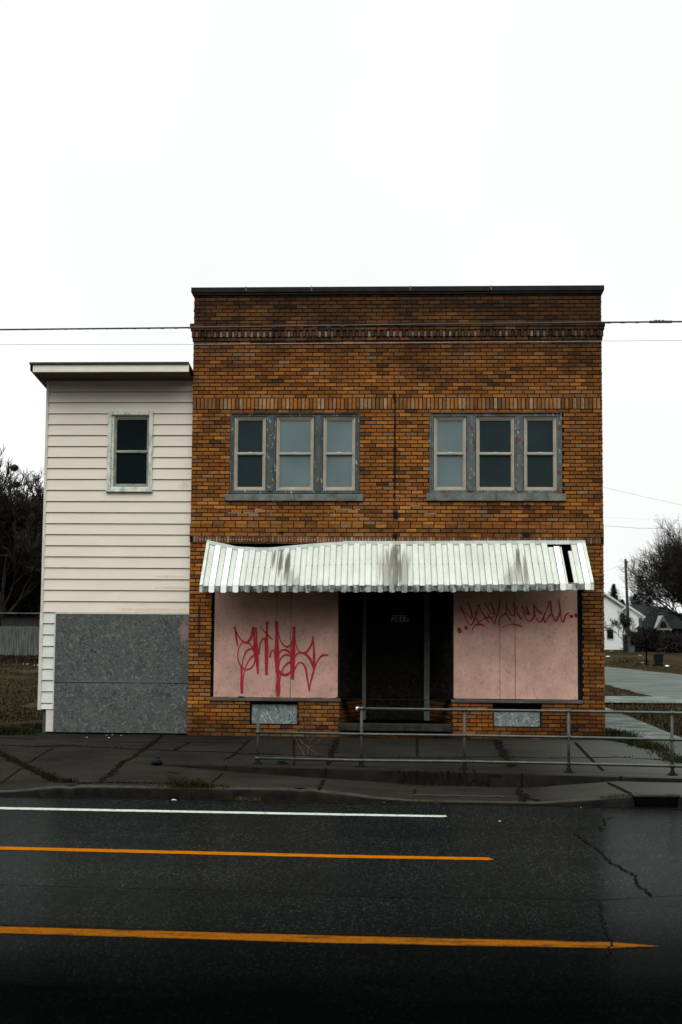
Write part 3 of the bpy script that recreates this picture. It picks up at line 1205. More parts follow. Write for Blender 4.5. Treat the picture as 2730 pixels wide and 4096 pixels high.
def window(parent, u0, u1, v0, v1, lit, y=.05, fm='win_frame', label=None, split=.5, pm=None):
    m = MB()
    w1 = .032
    bars(m, u0, u1, v0, v1, w1, y, y + .09)
    bars(m, u0 + w1, u1 - w1, v0 + w1, v1 - w1, .016, y + .014, y + .09)
    f = m.build('window', M[fm], parent, bevel=.002)
    if label:
        f['label'] = label
    a, b, c_, d = u0 + w1 + .017, u1 - w1 - .017, v0 + w1 + .017, v1 - w1 - .017
    mid = c_ + (d - c_) * split
    q = MB()
    q.box(a, b, y + .012, y + .06, mid - .017, mid + .012)
    q.build('meeting_rail', M[fm], f, bevel=.003)
    if fm == 'win_frame':
        l = MB()
        cu = (a + b) / 2
        l.box(cu - .035, cu + .035, y + .008, y + .011, mid + .0125, mid + .026)
        l.build('sash_lock', M['awning_edge'], f)
    pm = pm or ('pane_light' if lit else 'pane_dark')
    for (z0, z1, yy) in ((mid + .012, d, y + .034), (c_, mid - .017, y + .050)):
        p = MB()
        p.box(a - .004, b + .004, yy, yy + .006, z0, z1)
        p.build('pane', M[pm], f)
        s2 = MB()
        bars(s2, a, b, z0 + .0005, z1 - .0005, .011, yy - .016, yy - .001, .014)
        s2.build('sash', M[fm], f)
    return f


def group(px, box, mat, lits, sill_px, sill_py, lab):
    u0, u1, v0, v1 = box
    m = MB()
    y0 = .022
    # head, jambs, mullions, foot
    hh = FV(1666, -.03, px[0][0]) - .0
    m.box(u0 + .002, u1 - .002, y0, .2, v1 - (v1 - hh), v1 - .002)
    fy = FV(1961, -.03, px[0][0])
    m.box(u0 + .002, u1 - .002, y0 - .004, .2, v0 + .002, fy)
    m.box(u0 + .002, FU(px[0][0] - 1, -.03, 1800), y0 + .004, .2, fy, hh)
    m.box(FU(px[2][1] + 1, -.03, 1800), u1 - .002, y0 + .004, .2, fy, hh)
    for a, b in ((px[0][1], px[1][0]), (px[1][1], px[2][0])):
        ua, ub = FU(a, -.03, 1800), FU(b, -.03, 1800)
        w_ = ub - ua
        m.box(ua + .01, ub - .01, y0 - .006, .2, fy, hh)
        m.box(ua + w_ * .25, ub - w_ * .25, y0 - .022, y0 - .006, fy - .02, hh + .02)
    bars(m, u0 + .004, u1 - .004, v0 + .004, v1 - .004, .03, y0 - .018, y0 - .005, .012)
    fr = m.build('window_surround', mat, bld, bevel=.003)
    for (a, b), lit in zip(px, lits):
        window(fr, FU(a, -.05, 1800), FU(b, -.05, 1800), fy, hh, lit) if False else window(bld, FU(a, -.05, 1800), FU(b, -.05, 1800), fy + .001, hh - .001, lit, .045)
    s = MB()
    su0, su1 = FU(sill_px[0], .04, sill_py[0]), FU(sill_px[1], .04, sill_py[0])
    mid = FU(sill_px[2], .04, sill_py[0])
    z1, z0 = FV(sill_py[0], .04, sill_px[2]), FV(sill_py[1], .04, sill_px[2])
    for a, b in ((su0, mid - .004), (mid + .004, su1)):
        s.hexa([(a, -.05, z0), (b, -.05, z0), (b, .1, z0), (a, .1, z0)], [(a, -.05, z1 - .012), (b, -.05, z1 - .012), (b, .1, z1 + .01), (a, .1, z1 + .01)])
    s.build('sill', M['sill'], bld, bevel=.006)


group([(938, 1064), (1106, 1256), (1294, 1422)], WL, M['sur_l'], (0, 1, 1), (902, 1453, 1178), (1974, 2003), 'l')
group([(1737, 1866), (1906, 2059), (2097, 2228)], WR, M['sur_r'], (1, 0, 0), (1707, 2265, 1986), (1972, 2003), 'r')
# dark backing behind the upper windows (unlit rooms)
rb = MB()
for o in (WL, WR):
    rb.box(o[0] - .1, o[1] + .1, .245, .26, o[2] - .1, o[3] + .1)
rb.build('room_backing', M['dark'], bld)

# shopfront
PY = .03
sf = MB()


def pboard(x0, x1, joints, ybot, label):
    u0, u1 = FU(x0, -PY, 2600), FU(x1, -PY, 2600)
    v0 = FV(ybot, -PY, (x0 + x1) / 2)
    js = [u0] + [FU(j, -PY, 2600) for j in joints] + [u1]
    m = MB()
    for k, (a, b) in enumerate(zip(js, js[1:])):
        m.box(a + (.004 if k else 0), b - .004, PY + .003 * (k % 2), PY + .02, v0, VBRD)
    o = m.build('window_board', M['pink'], bld, bevel=.002)
    bt = MB()
    for j in js[1:-1]:
        bt.box(j - .006, j + .006, PY + .014, PY + .03, v0, VBRD)
    bt.build('joint', M['dark_frame'], o)
    return o


pb1 = pboard(857, 1354, (1106, 1163), 2790, '')
pb2 = pboard(1814, 2313, (2001, 2062), 2797, '')
fm = MB()
for (a, b) in ((SFL + .002, FU(857, -PY, 2600) - .003), (FU(2313, -PY, 2600) + .003, SFR - .002)):
    fm.box(a, b, PY + .006, .2, VSILL - .02, VBRD)
    fm.build('shopfront_frame', M['dark_frame'], bld)
    fm = MB()
for (a, b) in ((SFL + .002, DL), (DR_, SFR - .002)):
    fm = MB()
    fm.box(a, b, PY + .025, .2, VSILL + .001, VBRD - .001)
    fm.build('board_backing', M['dark_frame'], bld)
GW = plain('grey_wood_sill', (.10, .10, .095), (.04, .04, .038), 6, .8, stretch=(.4, 1, 3))
for (x0, x1, y0, y1) in ((841, 1364, 2793, 2805), (1806, 2333, 2801, 2813)):
    xm = (x0 + x1) / 2
    sl_ = MB()
    sl_.box(FU(x0, .03, y0), FU(x1, .03, y0), -.035, PY - .002, FV(y1, .03, xm), FV(y0, .03, xm))
    sl_.build('shop_sill', GW, bld, bevel=.004)

# the recessed entrance
RD = 1.0
PL0, PL1 = FU(1450, -RD, 2600), FU(1466, -RD, 2600)
PR0, PR1 = FU(1698, -RD, 2600), FU(1720, -RD, 2600)


def splay(side, name_board):
    a = Vector((DL if side < 0 else DR_, .002))
    b = Vector((PL0 if side < 0 else PR1, RD))
    e = (b - a)
    ln = e.length
    e.normalize()
    nrm = Vector((-e.y, e.x)) * (1 if side < 0 else -1)      # pointing away from the doorway
    T = lambda x, y, z: (a.x + e.x * x + nrm.x * y, a.y + e.y * x + nrm.y * y, z)
    bb = MB()
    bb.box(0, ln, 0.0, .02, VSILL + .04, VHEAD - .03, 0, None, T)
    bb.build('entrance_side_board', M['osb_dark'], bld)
    ww = MB()
    ww.box(0, ln, -.02, .06, VSILL - .03, VSILL + .038, 0, None, T)
    ww.build('entrance_side_sill', M['dark_frame'], bld)
    lw = MB()
    lw.box(0, ln, 0.002, .05, VSTEP, VSILL - .031, 0, None, T)
    lw.build('stall_riser', M['mortar'], bld)
    lb = MB()
    TT = (lambda x, y, z: T(x, y, z))
    brick_rows(lb, .01, ln - .01, VSTEP + .01, VSILL - .035, [], TT, r, dull=.45)
    lb.build('riser_bricks', M['brick'], bld)


splay(-1, 'l')
splay(1, 'r')
vdoor = FV(2881, -RD, 1580)
ps = MB()
for (a, b) in ((PL0, PL1), (PR0, PR1)):
    q = MB()
    q.box(a, b, RD - .04, RD + .05, vdoor, VHEAD - .03)
    q.build('door_post', M['post'], bld, bevel=.004)
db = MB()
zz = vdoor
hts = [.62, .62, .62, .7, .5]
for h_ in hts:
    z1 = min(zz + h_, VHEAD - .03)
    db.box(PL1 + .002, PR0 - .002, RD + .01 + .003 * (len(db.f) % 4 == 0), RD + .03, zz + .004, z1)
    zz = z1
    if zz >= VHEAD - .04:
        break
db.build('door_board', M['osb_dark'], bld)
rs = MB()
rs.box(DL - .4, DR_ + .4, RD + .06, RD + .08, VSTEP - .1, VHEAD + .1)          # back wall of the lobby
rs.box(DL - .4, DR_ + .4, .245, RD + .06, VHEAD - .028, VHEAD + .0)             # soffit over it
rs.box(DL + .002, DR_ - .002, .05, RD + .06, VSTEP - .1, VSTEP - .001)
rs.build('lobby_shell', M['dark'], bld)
stp = MB()
stp.box(FU(1354, .10, 2905), FU(1808, .10, 2905), -.14, .05, FV(2926, .14, 1580), FV(2896, .14, 1580))
stp.build('doorstep', M['stone'], bld, bevel=.012)
# house number 2817: dark digits on pale tiles
hn = MB()
na, nb_ = F(1567, 2488, -RD + .04), F(1635, 2461, -RD + .04)
tw = (nb_[0] - na[0]) / 4
for i in range(4):
    hn.box(na[0] + i * tw + .001, na[0] + (i + 1) * tw - .001, RD - .022, RD - .014, na[1], nb_[1])
num = hn.build('house_number', M['tile'], bld)
bkp = MB()
bkp.box(na[0] - .01, nb_[0] + .01, RD - .0138, RD + .012, na[1] - .01, nb_[1] + .01)
bkp.build('number_plate', M['dark_frame'], num)
for i, ch_ in enumerate('2817'):
    fc = bpy.data.curves.new('digit', 'FONT')
    fc.body = ch_
    fc.size = (nb_[1] - na[1]) * 1.22
    fc.align_x = 'CENTER'
    fc.offset = .003
    fc.extrude = .001
    tmp = bpy.data.objects.new('digit_curve', fc)
    COL.objects.link(tmp)
    bpy.context.view_layer.update()
    dme = bpy.data.meshes.new_from_object(tmp.evaluated_get(bpy.context.evaluated_depsgraph_get()))
    bpy.data.objects.remove(tmp)
    fo = bpy.data.objects.new('digit', dme)
    COL.objects.link(fo)
    dme.materials.clear()
    dme.materials.append(M['dark'])
    fo.parent = num
    fo.location = (na[0] + (i + .5) * tw, RD - .0245, na[1] + .008)
    fo.rotation_euler = (math.pi / 2, 0, 0)
# basement windows
for k, (o, lab) in enumerate(zip(BW, ('l', 'r'))):
    b = MB()
    b.box(o[0] + .03 * (k == 0), o[1] - .012, .05, .07, o[2] + .012, o[3] - (.075 if k else .02))
    b.build('basement_board', M['osb_small'], bld)
    d = MB()
    d.box(o[0] + .001, o[1] - .001, .085, .24, o[2] + .001, o[3] - .001)
    bars(d, o[0] + .001, o[1] - .001, o[2] + .001, o[3] - .001, .02, .03, .084, .012)
    d.build('basement_frame', M['dark_frame'], bld)


# ---- sprayed tags
def smooth_path(p, n=5):
    if len(p) < 3:
        return [Vector(q) for q in p]
    P = [Vector(q) for q in p]
    P = [P[0]] + P + [P[-1]]
    res = []
    for i in range(1, len(P) - 2):
        a, b, c_, d = P[i - 1], P[i], P[i + 1], P[i + 2]
        for k in range(n):
            t = k / n
            res.append(.5 * ((2 * b) + (c_ - a) * t + (2 * a - 5 * b + 4 * c_ - d) * t * t + (3 * b - a - 3 * c_ + d) * t ** 3))
    res.append(P[-2])
    return res


def stroke(m, pts, width, y, T=None):
    """pts in (u, v) metres; a mitred ribbon lying on the surface"""
    Q = smooth_path(pts)
    ll, rr = [], []
    for i, p in enumerate(Q):
        t = (Q[min(i + 1, len(Q) - 1)] - Q[max(i - 1, 0)])
        if t.length < 1e-6:
            t = Vector((0, 1))
        t.normalize()
        n_ = Vector((-t.y, t.x))
        k = i / max(1, len(Q) - 1)
        wd = width * .5 * (.85 + .25 * math.sin(3 + 7 * k))
        ll.append(p + n_ * wd)
        rr.append(p - n_ * wd)
    b = len(m.v)
    for a, c_ in zip(ll, rr):
        m.v += [(a.x, y, a.y), (c_.x, y, c_.y)] if not T else [T(a.x, a.y, y), T(c_.x, c_.y, y)]
    for i in range(len(Q) - 1):
        m.f.append((b + 2 * i + 1, b + 2 * i + 3, b + 2 * i + 2, b + 2 * i))
        m.m.append(0)
        m.c.append(None)
    for q in (Q[0], Q[-1]):                    # round ends
        bb = len(m.v)
        for k in range(8):
            a = math.pi * 2 * k / 8
            x, z = q.x + math.cos(a) * width * .46, q.y + math.sin(a) * width * .46
            m.v.append((x, y - .0001, z) if not T else T(x, z, y - .0001))
        m.f.append(tuple(range(bb, bb + 8)))
        m.m.append(0)
        m.c.append(None)


g5 = lambda pts: [F(730 + a / 1.802, 2080 + b / 1.802, -PY) for a, b in pts]
W5 = 1.45 / 1.802 / 231
tagl = [([(375, 775), (386, 830), (398, 905)], 9), ([(375, 775), (400, 830), (430, 870), (460, 885), (490, 860), (503, 820), (508, 778)], 12),
        ([(512, 778), (520, 850), (522, 930), (530, 1010)], 15), ([(485, 890), (440, 880), (410, 920), (399, 975), (410, 1030), (440, 1070), (470, 1079), (500, 1062), (520, 1030), (528, 990)], 8),
        ([(440, 880), (480, 892), (510, 925), (530, 975), (536, 1050)], 9), ([(424, 1238), (424, 1150), (430, 1060), (440, 1000), (460, 950), (490, 930), (515, 942), (538, 985)], 8),
        ([(430, 1240), (440, 1130), (460, 1050), (490, 1000), (520, 976), (538, 990), (545, 1050)], 8), ([(427, 1060), (428, 1150), (429, 1242)], 15),
        ([(530, 780), (538, 900), (540, 1000), (545, 1105)], 13), ([(550, 965), (560, 900), (580, 858), (600, 870), (605, 950), (607, 1110)], 13),
        ([(612, 742), (608, 860), (606, 1108)], 17), ([(565, 770), (600, 815), (648, 860)], 8), ([(680, 742), (681, 900), (684, 1090)], 22),
        ([(685, 745), (695, 830), (720, 890), (757, 915), (788, 885), (800, 840), (805, 775)], 9), ([(806, 778), (800, 900), (795, 1138)], 20),
        ([(632, 985), (640, 950), (662, 945), (672, 1020), (690, 1080), (730, 1115), (768, 1106), (790, 1082)], 11), ([(690, 985), (705, 948), (740, 934), (775, 958), (797, 1000)], 10),
        ([(690, 1100), (691, 1180), (692, 1262)], 19), ([(697, 1210), (710, 1110), (740, 1050), (775, 1025), (797, 1040)], 8), ([(692, 1060), (710, 1000), (745, 970), (788, 985)], 8),
        ([(810, 790), (815, 880), (838, 942), (870, 958), (902, 945), (930, 900), (942, 850)], 9), ([(942, 846), (950, 950), (948, 1080)], 12),
        ([(800, 1010), (822, 970), (860, 957), (900, 975), (930, 1020), (950, 1080)], 11), ([(950, 1080), (975, 1015), (1008, 978), (1047, 974)], 9),
        ([(808, 1080), (830, 1040), (858, 1027), (885, 1058), (900, 1130), (915, 1228)], 9), ([(915, 1228), (930, 1150), (950, 1080)], 9)]
gm1 = MB()
for i, (p, wd) in enumerate(tagl):
    stroke(gm1, g5(p), wd * W5, PY - .0035 - i * .00022)
gm1.build('graffiti', M['red_paint'], pb1, label='large red sprayed tag on the left pink board')
g3 = lambda pts: [F(1800 + a / 2.613, 2330 + b / 2.613, -PY) for a, b in pts]
W3 = 1.25 / 2.613 / 231
tagr = [([(98, 492), (104, 512)], 40), ([(170, 472), (174, 480)], 30), ([(238, 486), (258, 455), (300, 436), (358, 450)], 16), ([(558, 470), (600, 446), (650, 436), (700, 444), (758, 463)], 12),
        ([(1268, 350), (1274, 356)], 30), ([(1318, 340), (1324, 350)], 32),
        ([(110, 250), (150, 330), (180, 405), (212, 441), (242, 428), (265, 370), (290, 290), (296, 240)], 13), ([(120, 280), (180, 330), (235, 375), (222, 290), (190, 210)], 14),
        ([(310, 240), (330, 300), (370, 360), (410, 421)], 13), ([(262, 300), (280, 380), (310, 430)], 11), ([(300, 424), (350, 385), (400, 365), (450, 372)], 14),
        ([(370, 220), (420, 300), (470, 335), (445, 250), (430, 210)], 12), ([(400, 330), (440, 390), (465, 430), (495, 340), (520, 240), (525, 190)], 13),
        ([(512, 442), (522, 380), (560, 340), (590, 320), (592, 200)], 13), ([(590, 330), (615, 365), (640, 405)], 12), ([(610, 280), (650, 345), (680, 328), (672, 220)], 13),
        ([(700, 260), (715, 330), (750, 390)], 13), ([(755, 250), (795, 310), (830, 335), (800, 250)], 14), ([(768, 310), (800, 380), (825, 405), (860, 390), (885, 340), (880, 240)], 13),
        ([(890, 340), (915, 390), (940, 411), (970, 390), (990, 330)], 13), ([(880, 235), (920, 290), (962, 325)], 15), ([(997, 420), (985, 360), (1020, 280), (1050, 190), (1070, 320), (1110, 402), (1140, 350), (1155, 290), (1140, 180)], 13),
        ([(1000, 418), (1040, 350), (1072, 328)], 12), ([(1160, 290), (1165, 370), (1187, 416), (1210, 350), (1245, 318)], 14)]
gm2 = MB()
for i, (p, wd) in enumerate(tagr):
    stroke(gm2, g3(p), wd * W3, PY - .0035 - i * .00022)
gm2.build('graffiti', M['red_paint'], pb2, label='thin red sprayed scrawl near the top of the right pink board')
# black tag on the step face
gk = MB()


def step_pt(a, b):
    px, py = 1560 + a / 2.904, 3040 + b / 2.904
    d = ray(px, py)
    # plane of the step face y = Ys(x)
    t = (_c.y - ST * _c.x) / (d.y - ST * d.x)
    p = CAM + d * t
    return (p.x, p.z)


TS = lambda x, z, y: (x, Ys(x) + y, z)
blk = [[(105, 130), (130, 200), (150, 270), (158, 150)], [(158, 150), (190, 255), (225, 140), (245, 280)], [(260, 130), (257, 290)], [(290, 140), (300, 300)], [(330, 140), (360, 300), (395, 180), (405, 300)],
       [(430, 150), (470, 230), (500, 290), (538, 150), (580, 308)], [(600, 138), (640, 302), (682, 128), (700, 302)], [(740, 138), (785, 300), (812, 150), (820, 305)],
       [(820, 300), (842, 240), (880, 250), (922, 310)], [(862, 122), (890, 220), (922, 310)], [(922, 310), (960, 240), (1005, 248), (1032, 310)], [(980, 120), (1010, 220), (1032, 310)],
       [(1042, 290), (1080, 250), (1125, 262), (1142, 310), (1150, 180)], [(170, 150), (200, 230)], [(1150, 190), (1220, 180), (1300, 190)]]
for i, p in enumerate(blk):
    stroke(gk, [step_pt(*q) for q in p], 26 / 2.904 / 290, -.004 - i * .0003, TS)
gk.build('graffiti', M['black_paint'], walk, label='black sprayed scrawl on the face of the step')

# ---- awning
A_PROJ = .75
top_px = [(828, 2163), (949, 2189), (1025, 2193), (1085, 2193), (1178, 2184), (1300, 2174), (1371, 2170), (1376, 2167), (1600, 2168), (1900, 2166), (2342, 2165)]
TO = .07
tops = [F(x, y, TO) for x, y in top_px]
bots = [F(x, y, A_PROJ) for x, y in ((799, 2344), (1200, 2343), (1600, 2343), (2000, 2340), (2377, 2334))]


def top_v(u):
    return interp(u, tops)


def bot_v(u):
    return interp(u, bots)


AU0, AU1 = tops[0][0], tops[-1][0]
BU0, BU1 = bots[0][0], bots[-1][0]
PITCHW = .1025
nP = int(round((BU1 - BU0 - .06) / PITCHW))
am = MB()
vmesh = MB()
sm_ = MB()
bright = {1, 3, 5, nP - 5, nP - 1}
r2 = random.Random(3)


def apt(t, k, h):
    """t along 0..1, k down the slope 0..1, h above the sheet"""
    ut = AU0 + (AU1 - AU0) * t
    ub = BU0 + (BU1 - BU0) * t
    vt, vb = top_v(ut) - .03, bot_v(ub)
    y = -(TO + (A_PROJ - TO) * k)
    z = vt + (vb - vt) * k
    return (ut + (ub - ut) * k, y - h * .75, z + h * .65)


gapA, gapB = nP - 4, nP - 3
for i in range(nP):
    t0, t1 = .008 + .984 * i / nP, .008 + .984 * (i + 1) / nP
    up = i % 2 == 1
    h = .020 if up else 0.0
    mi = 1 if i in bright else 0
    e = .0006
    k0 = 0.0
    dx = 0
    if i == gapA - 1 or i == gapA - 2:
        k0 = .10
    if i == gapA:
        k0 = .10
        t1 = t0 + (t1 - t0) * .40
    if i == gapB:
        k0 = .22
        t0 = t0 + (t1 - t0) * .30
    nseg = 6
    off = r2.uniform(-.004, .004)
    if i == gapA:
        pass
    for s in range(nseg):
        ka, kb_ = k0 + (1 - k0) * s / nseg, k0 + (1 - k0) * (s + 1) / nseg
        hw = .003
        A = [apt(t0 + e, ka, h + off), apt(t1 - e, ka, h + off), apt(t1 - e, kb_, h + off), apt(t0 + e, kb_, h + off)]
        am.face([A[3], A[2], A[1], A[0]], mi)
    if up:                                                   # rib sides
        for tt in (t0 + e, t1 - e):
            am.face([apt(tt, k0, h + off), apt(tt, 1, h + off), apt(tt, 1, -.002), apt(tt, k0, -.002)], mi)
    # thickness below
    am.face([apt(t0, k0, -.006), apt(t1, k0, -.006), apt(t1, 1, -.006), apt(t0, 1, -.006)], 2)
    # seams with screws at mid-slope
    if i not in (gapB,):
        for tt in (t0,):
            a_, b_ = apt(tt - .0006, k0, .0215 if up else .0215), apt(tt + .0006, k0, .0215)
            c__, d__ = apt(tt + .0006, .995, .0215), apt(tt - .0006, .995, .0215)
            sm_.face([d__, c__, b_, a_])
            q = Vector(apt(tt, .52, .022))
            sm_.box(q.x - .008, q.x + .008, q.y - .006, q.y + .004, q.z - .009, q.z + .009)
            q = Vector(apt(tt, .985, .022))
            sm_.box(q.x - .006, q.x + .006, q.y - .006, q.y + .004, q.z - .007, q.z + .007)
    # valance flap
    b0, b1 = Vector(apt(t0 + .0004, 1, h)), Vector(apt(t1 - .0004, 1, h))
    dz = .125 if up else .095
    dz += r2.uniform(-.006, .006)
    if i == gapA:
        b1 = Vector(apt(.008 + .984 * (i + 1) / nP - .0004, 1, h))
    if i == gapB:
        b0 = Vector(apt(.008 + .984 * i / nP + .0004, 1, h))
    cb_ = .016 if up else .004
    yv = -.012 if up else .012
    pts_ = [(b0.x, b0.y, b0.z), (b1.x, b1.y, b1.z), (b1.x, b1.y + yv, b1.z - dz + cb_), (b1.x - cb_, b1.y + yv, b1.z - dz), (b0.x + cb_, b0.y + yv, b0.z - dz), (b0.x, b0.y + yv, b0.z - dz + cb_)]
    vmesh.face([pts_[k] for k in (0, 5, 4, 3, 2, 1)], 1 if i in bright or i == gapA else 0)
    vmesh.face([(x, y + .004, z) for x, y, z in pts_], 0)
awn = am.build('awning', [M['awning'], M['awning_bright'], M['seam']], bld, label='dented white corrugated metal awning with black streaks and a missing rib')
vmesh.build('valance', [M['valance'], M['awning_bright']], awn)
sm_.build('seam', M['seam'], awn)
ed = MB()
# top flashing following the sag, end bars
for a, b in zip(tops[:-1], tops[1:]):
    n_ = max(1, int((b[0] - a[0]) / .3))
    for k in range(n_):
        x0, x1 = a[0] + (b[0] - a[0]) * k / n_, a[0] + (b[0] - a[0]) * (k + 1) / n_
        z0, z1 = a[1] + (b[1] - a[1]) * k / n_, a[1] + (b[1] - a[1]) * (k + 1) / n_
        if x1 - x0 < .01:
            continue
        fr = lambda x: (.0 if x < F(1400, 2170)[0] else .012)
        ed.hexa([(x0, -TO - .035, z0 - .055), (x0, -.012, z0 - .02), (x0, -.012, z0 - .001), (x0, -TO - .03, z0 + .012)],
                [(x1 - .0005, -TO - .035, z1 - .055), (x1 - .0005, -.012, z1 - .02), (x1 - .0005, -.012, z1 - .001), (x1 - .0005, -TO - .03, z1 + .012)])
for t, sg in ((0, 1), (1, -1)):
    a, b = Vector(apt(t, -.02, .01)), Vector(apt(t, 1.0, .01))
    q0 = [(a.x, a.y, a.z + .02), (a.x + .05 * sg, a.y, a.z + .02), (a.x + .05 * sg, a.y + .03, a.z - .03), (a.x, a.y + .03, a.z - .03)]
    q1 = [(b.x, b.y - .01, b.z + .01), (b.x + .05 * sg, b.y - .01, b.z + .01), (b.x + .05 * sg, b.y + .02, b.z - .04), (b.x, b.y + .02, b.z - .04)]
    ed.hexa(q0, q1)
    ed.box(min(b.x, b.x + .05 * sg), max(b.x, b.x + .05 * sg), b.y - .008, b.y + .02, b.z - .115, b.z - .012)
    # side brace back to the wall
    ed.tube([(b.x + .02 * sg, b.y + .03, b.z - .06), (b.x + .02 * sg, -.01, b.z - .06)], .014, 6)
ed.tube([(BU0 + .04, -A_PROJ + .05, bots[0][1] - .04), (BU1 - .04, -A_PROJ + .05, bots[-1][1] - .04)], .016, 6)
ed.build('awning_frame', M['awning_edge'], awn)
dm = MB()                                                       # dark gap behind the sagging flashing
dm.box(FU(830), FU(2340), -.008, -.0015 - .006, FV(2195), FV(2172))
dm.build('awning_gap', M['dark'], awn) if False else None

# ------------------------------------------------------------------ the sided wing on the left
WOFF = -.10
wing = empty('sided_annex', O, -TH, label='cream sided two storey annex with a boarded ground floor left of the brick building', cat='building')
wu0 = F(179, 2050, WOFF)[0]
wu1 = UL - .003
wy = -WOFF
lines = [1100 + y / 1.96 for y in (838, 916, 1000, 1087, 1172, 1257, 1343, 1429, 1515, 1601, 1687)] + [2000 + y / 1.96 for y in (10, 97, 184, 270, 357, 444, 531, 619, 706, 794, 882)]
low = [2000 + y / 1.96 for y in (882, 968, 1056, 1146, 1235, 1325, 1414, 1502, 1593, 1642)]
vl_ = [FV(y, WOFF, 250) for y in lines]
vlo = [FV(y, WOFF, 195) for y in low]
WO = (F(449, 1800, WOFF)[0], F(603, 1800, WOFF)[0], FV(1960, WOFF, 520), FV(1657, WOFF, 520))


def lap(m, u0, u1, z1, z0, y, T=idt, mi=0):
    z1 -= .008  # board cut short so dark backing draws the shadow line under each lap
    # one lapped board: thin at the top, standing out at the foot
    a = [(u0, y, z1), (u1, y, z1), (u1, y - .020, z0 + .004), (u0, y - .020, z0 + .004), (u0, y - .006, z0), (u1, y - .006, z0)]
    a = [T(*p) for p in a]
    m.face([a[3], a[2], a[1], a[0]], mi)
    m.face([a[4], a[5], a[2], a[3]], mi)


sg_ = MB()
for a, b in zip(vl_, vl_[1:]):
    if b < WO[3] and a > WO[2]:
        lap(sg_, wu0 + .02, WO[0], a, b, wy)
        lap(sg_, WO[1], wu1, a, b, wy)
    else:
        lap(sg_, wu0 + .02, wu1, a, b, wy)
bx1 = F(227, 2458, WOFF)[0]
bx0 = F(214, 2931, WOFF)[0]
for a, b in zip(vlo, vlo[1:]):
    lap(sg_, wu0 + .02, bx1 - .004, a, b, wy, mi=1)
TLW = lambda x, y, z: (wu0 - .02 + y + 0.02 - wy, 8.0 - x + wy, z)
for a, b in zip(vl_ + vlo[1:], (vl_ + vlo[1:])[1:]):
    lap(sg_, 0, 8.0 - .03, a, b, wy, TLW)
sg_.build('siding', [M['siding'], M['siding_low']], wing)
wb = MB()
vbot = FV(2931, WOFF, 400)
wb.box(wu0 + .015, WO[0] - .001, wy + .002, 8, vlo[-1], vl_[0] + .1)
wb.box(WO[1] + .001, wu1, wy + .002, 8, vlo[-1], vl_[0] + .1)
wb.box(WO[0], WO[1], wy + .002, 8, vlo[-1] + .001, WO[2])
wb.box(WO[0], WO[1], wy + .002, 8, WO[3], vl_[0] + .099)
wb.box(WO[0] + .001, WO[1] - .001, wy + .2, 7.9, WO[2] + .001, WO[3] - .001)
wb.build('wall', M['mortar'], wing)
tr = MB()
tr.box(wu0 - .022, wu0 + .024, wy - .026, wy + .05, vlo[0], vl_[0] + .02)
tr.box(wu0 - .03, wu0 + .028, wy - .028, wy + .05, vlo[-1] - .01, vlo[0] - .002)
tr.box(bx1 - .03, wu1, wy - .026, wy - .001, FV(2458, WOFF, 500) + .004, FV(2452, WOFF, 500))
tr.box(bx1 - .028, bx1 - .006, wy - .024, wy - .001, vlo[-1], FV(2458, WOFF, 300))
tr.build('corner_trim', M['trim'], wing, bevel=.003)
fd = MB()
pu0, pu1 = F(184, 2880, WOFF)[0], F(212, 2880, WOFF)[0]
fd.box(pu0, pu1 + .01, wy - .012, wy + .03, vbot + .01, vlo[-1] - .012)
fd.build('base_board', M['trim'], wing)
fg = MB()
fg.box(F(169, 2880, WOFF)[0], wu1, wy + .03, 8, VB - .3, vlo[-1] - .001)
fg.build('foundation', plain('grey_foundation', (.06, .07, .062), (.035, .04, .036), 4, .9), wing)
for k, (y0, y1) in enumerate(((2458, 2730.5), (2732.5, 2931))):
    b = MB()
    za, zb = FV(y0, WOFF, 480), FV(y1, WOFF, 480)
    ua = bx1 if k == 0 else F(219, 2800, WOFF)[0]
    ub = F(219.5, 2730, WOFF)[0] if k == 0 else bx0
    yy = wy - .040 - (.008 if k == 0 else 0)
    b.hexa([(ub, yy, zb), (wu1, yy, zb), (wu1, yy + .016, zb), (ub, yy + .016, zb)], [(ua, yy, za), (wu1, yy, za), (wu1, yy + .016, za), (ua, yy + .016, za)])
    b.build('boarding', M['osb_grey'], wing, bevel=.002)
bb_ = MB()
bb_.box(bx1, wu1, wy - .024, wy + .001, vbot, FV(2460, WOFF, 500))
bb_.build('boarding_battens', M['dark_frame'], wing)
# window of the annex
wt = MB()
t0_, t1_ = F(431, 1800, WOFF)[0], F(612, 1800, WOFF)[0]
tv0, tv1 = FV(1967, WOFF, 520), FV(1645, WOFF, 520)
bars(wt, t0_, t1_, tv0 + .02, tv1, .068, wy - .045, wy + .1, .045)
wt.box(t0_ - .01, t1_ + .01, wy - .06, wy + .1, tv0 - .004, tv0 + .019)
bars(wt, WO[0] + .001, WO[1] - .001, WO[2] + .001, WO[3] - .001, .03, wy - .02, wy + .12, .05)
wtr = wt.build('window_trim', M['peel_white'], wing, bevel=.004)
window(wing, WO[0] + .012, WO[1] - .012, WO[2] + .05, WO[3] - .03, 0, wy + .0, 'win_dirty', pm='pane_wing', split=.5)
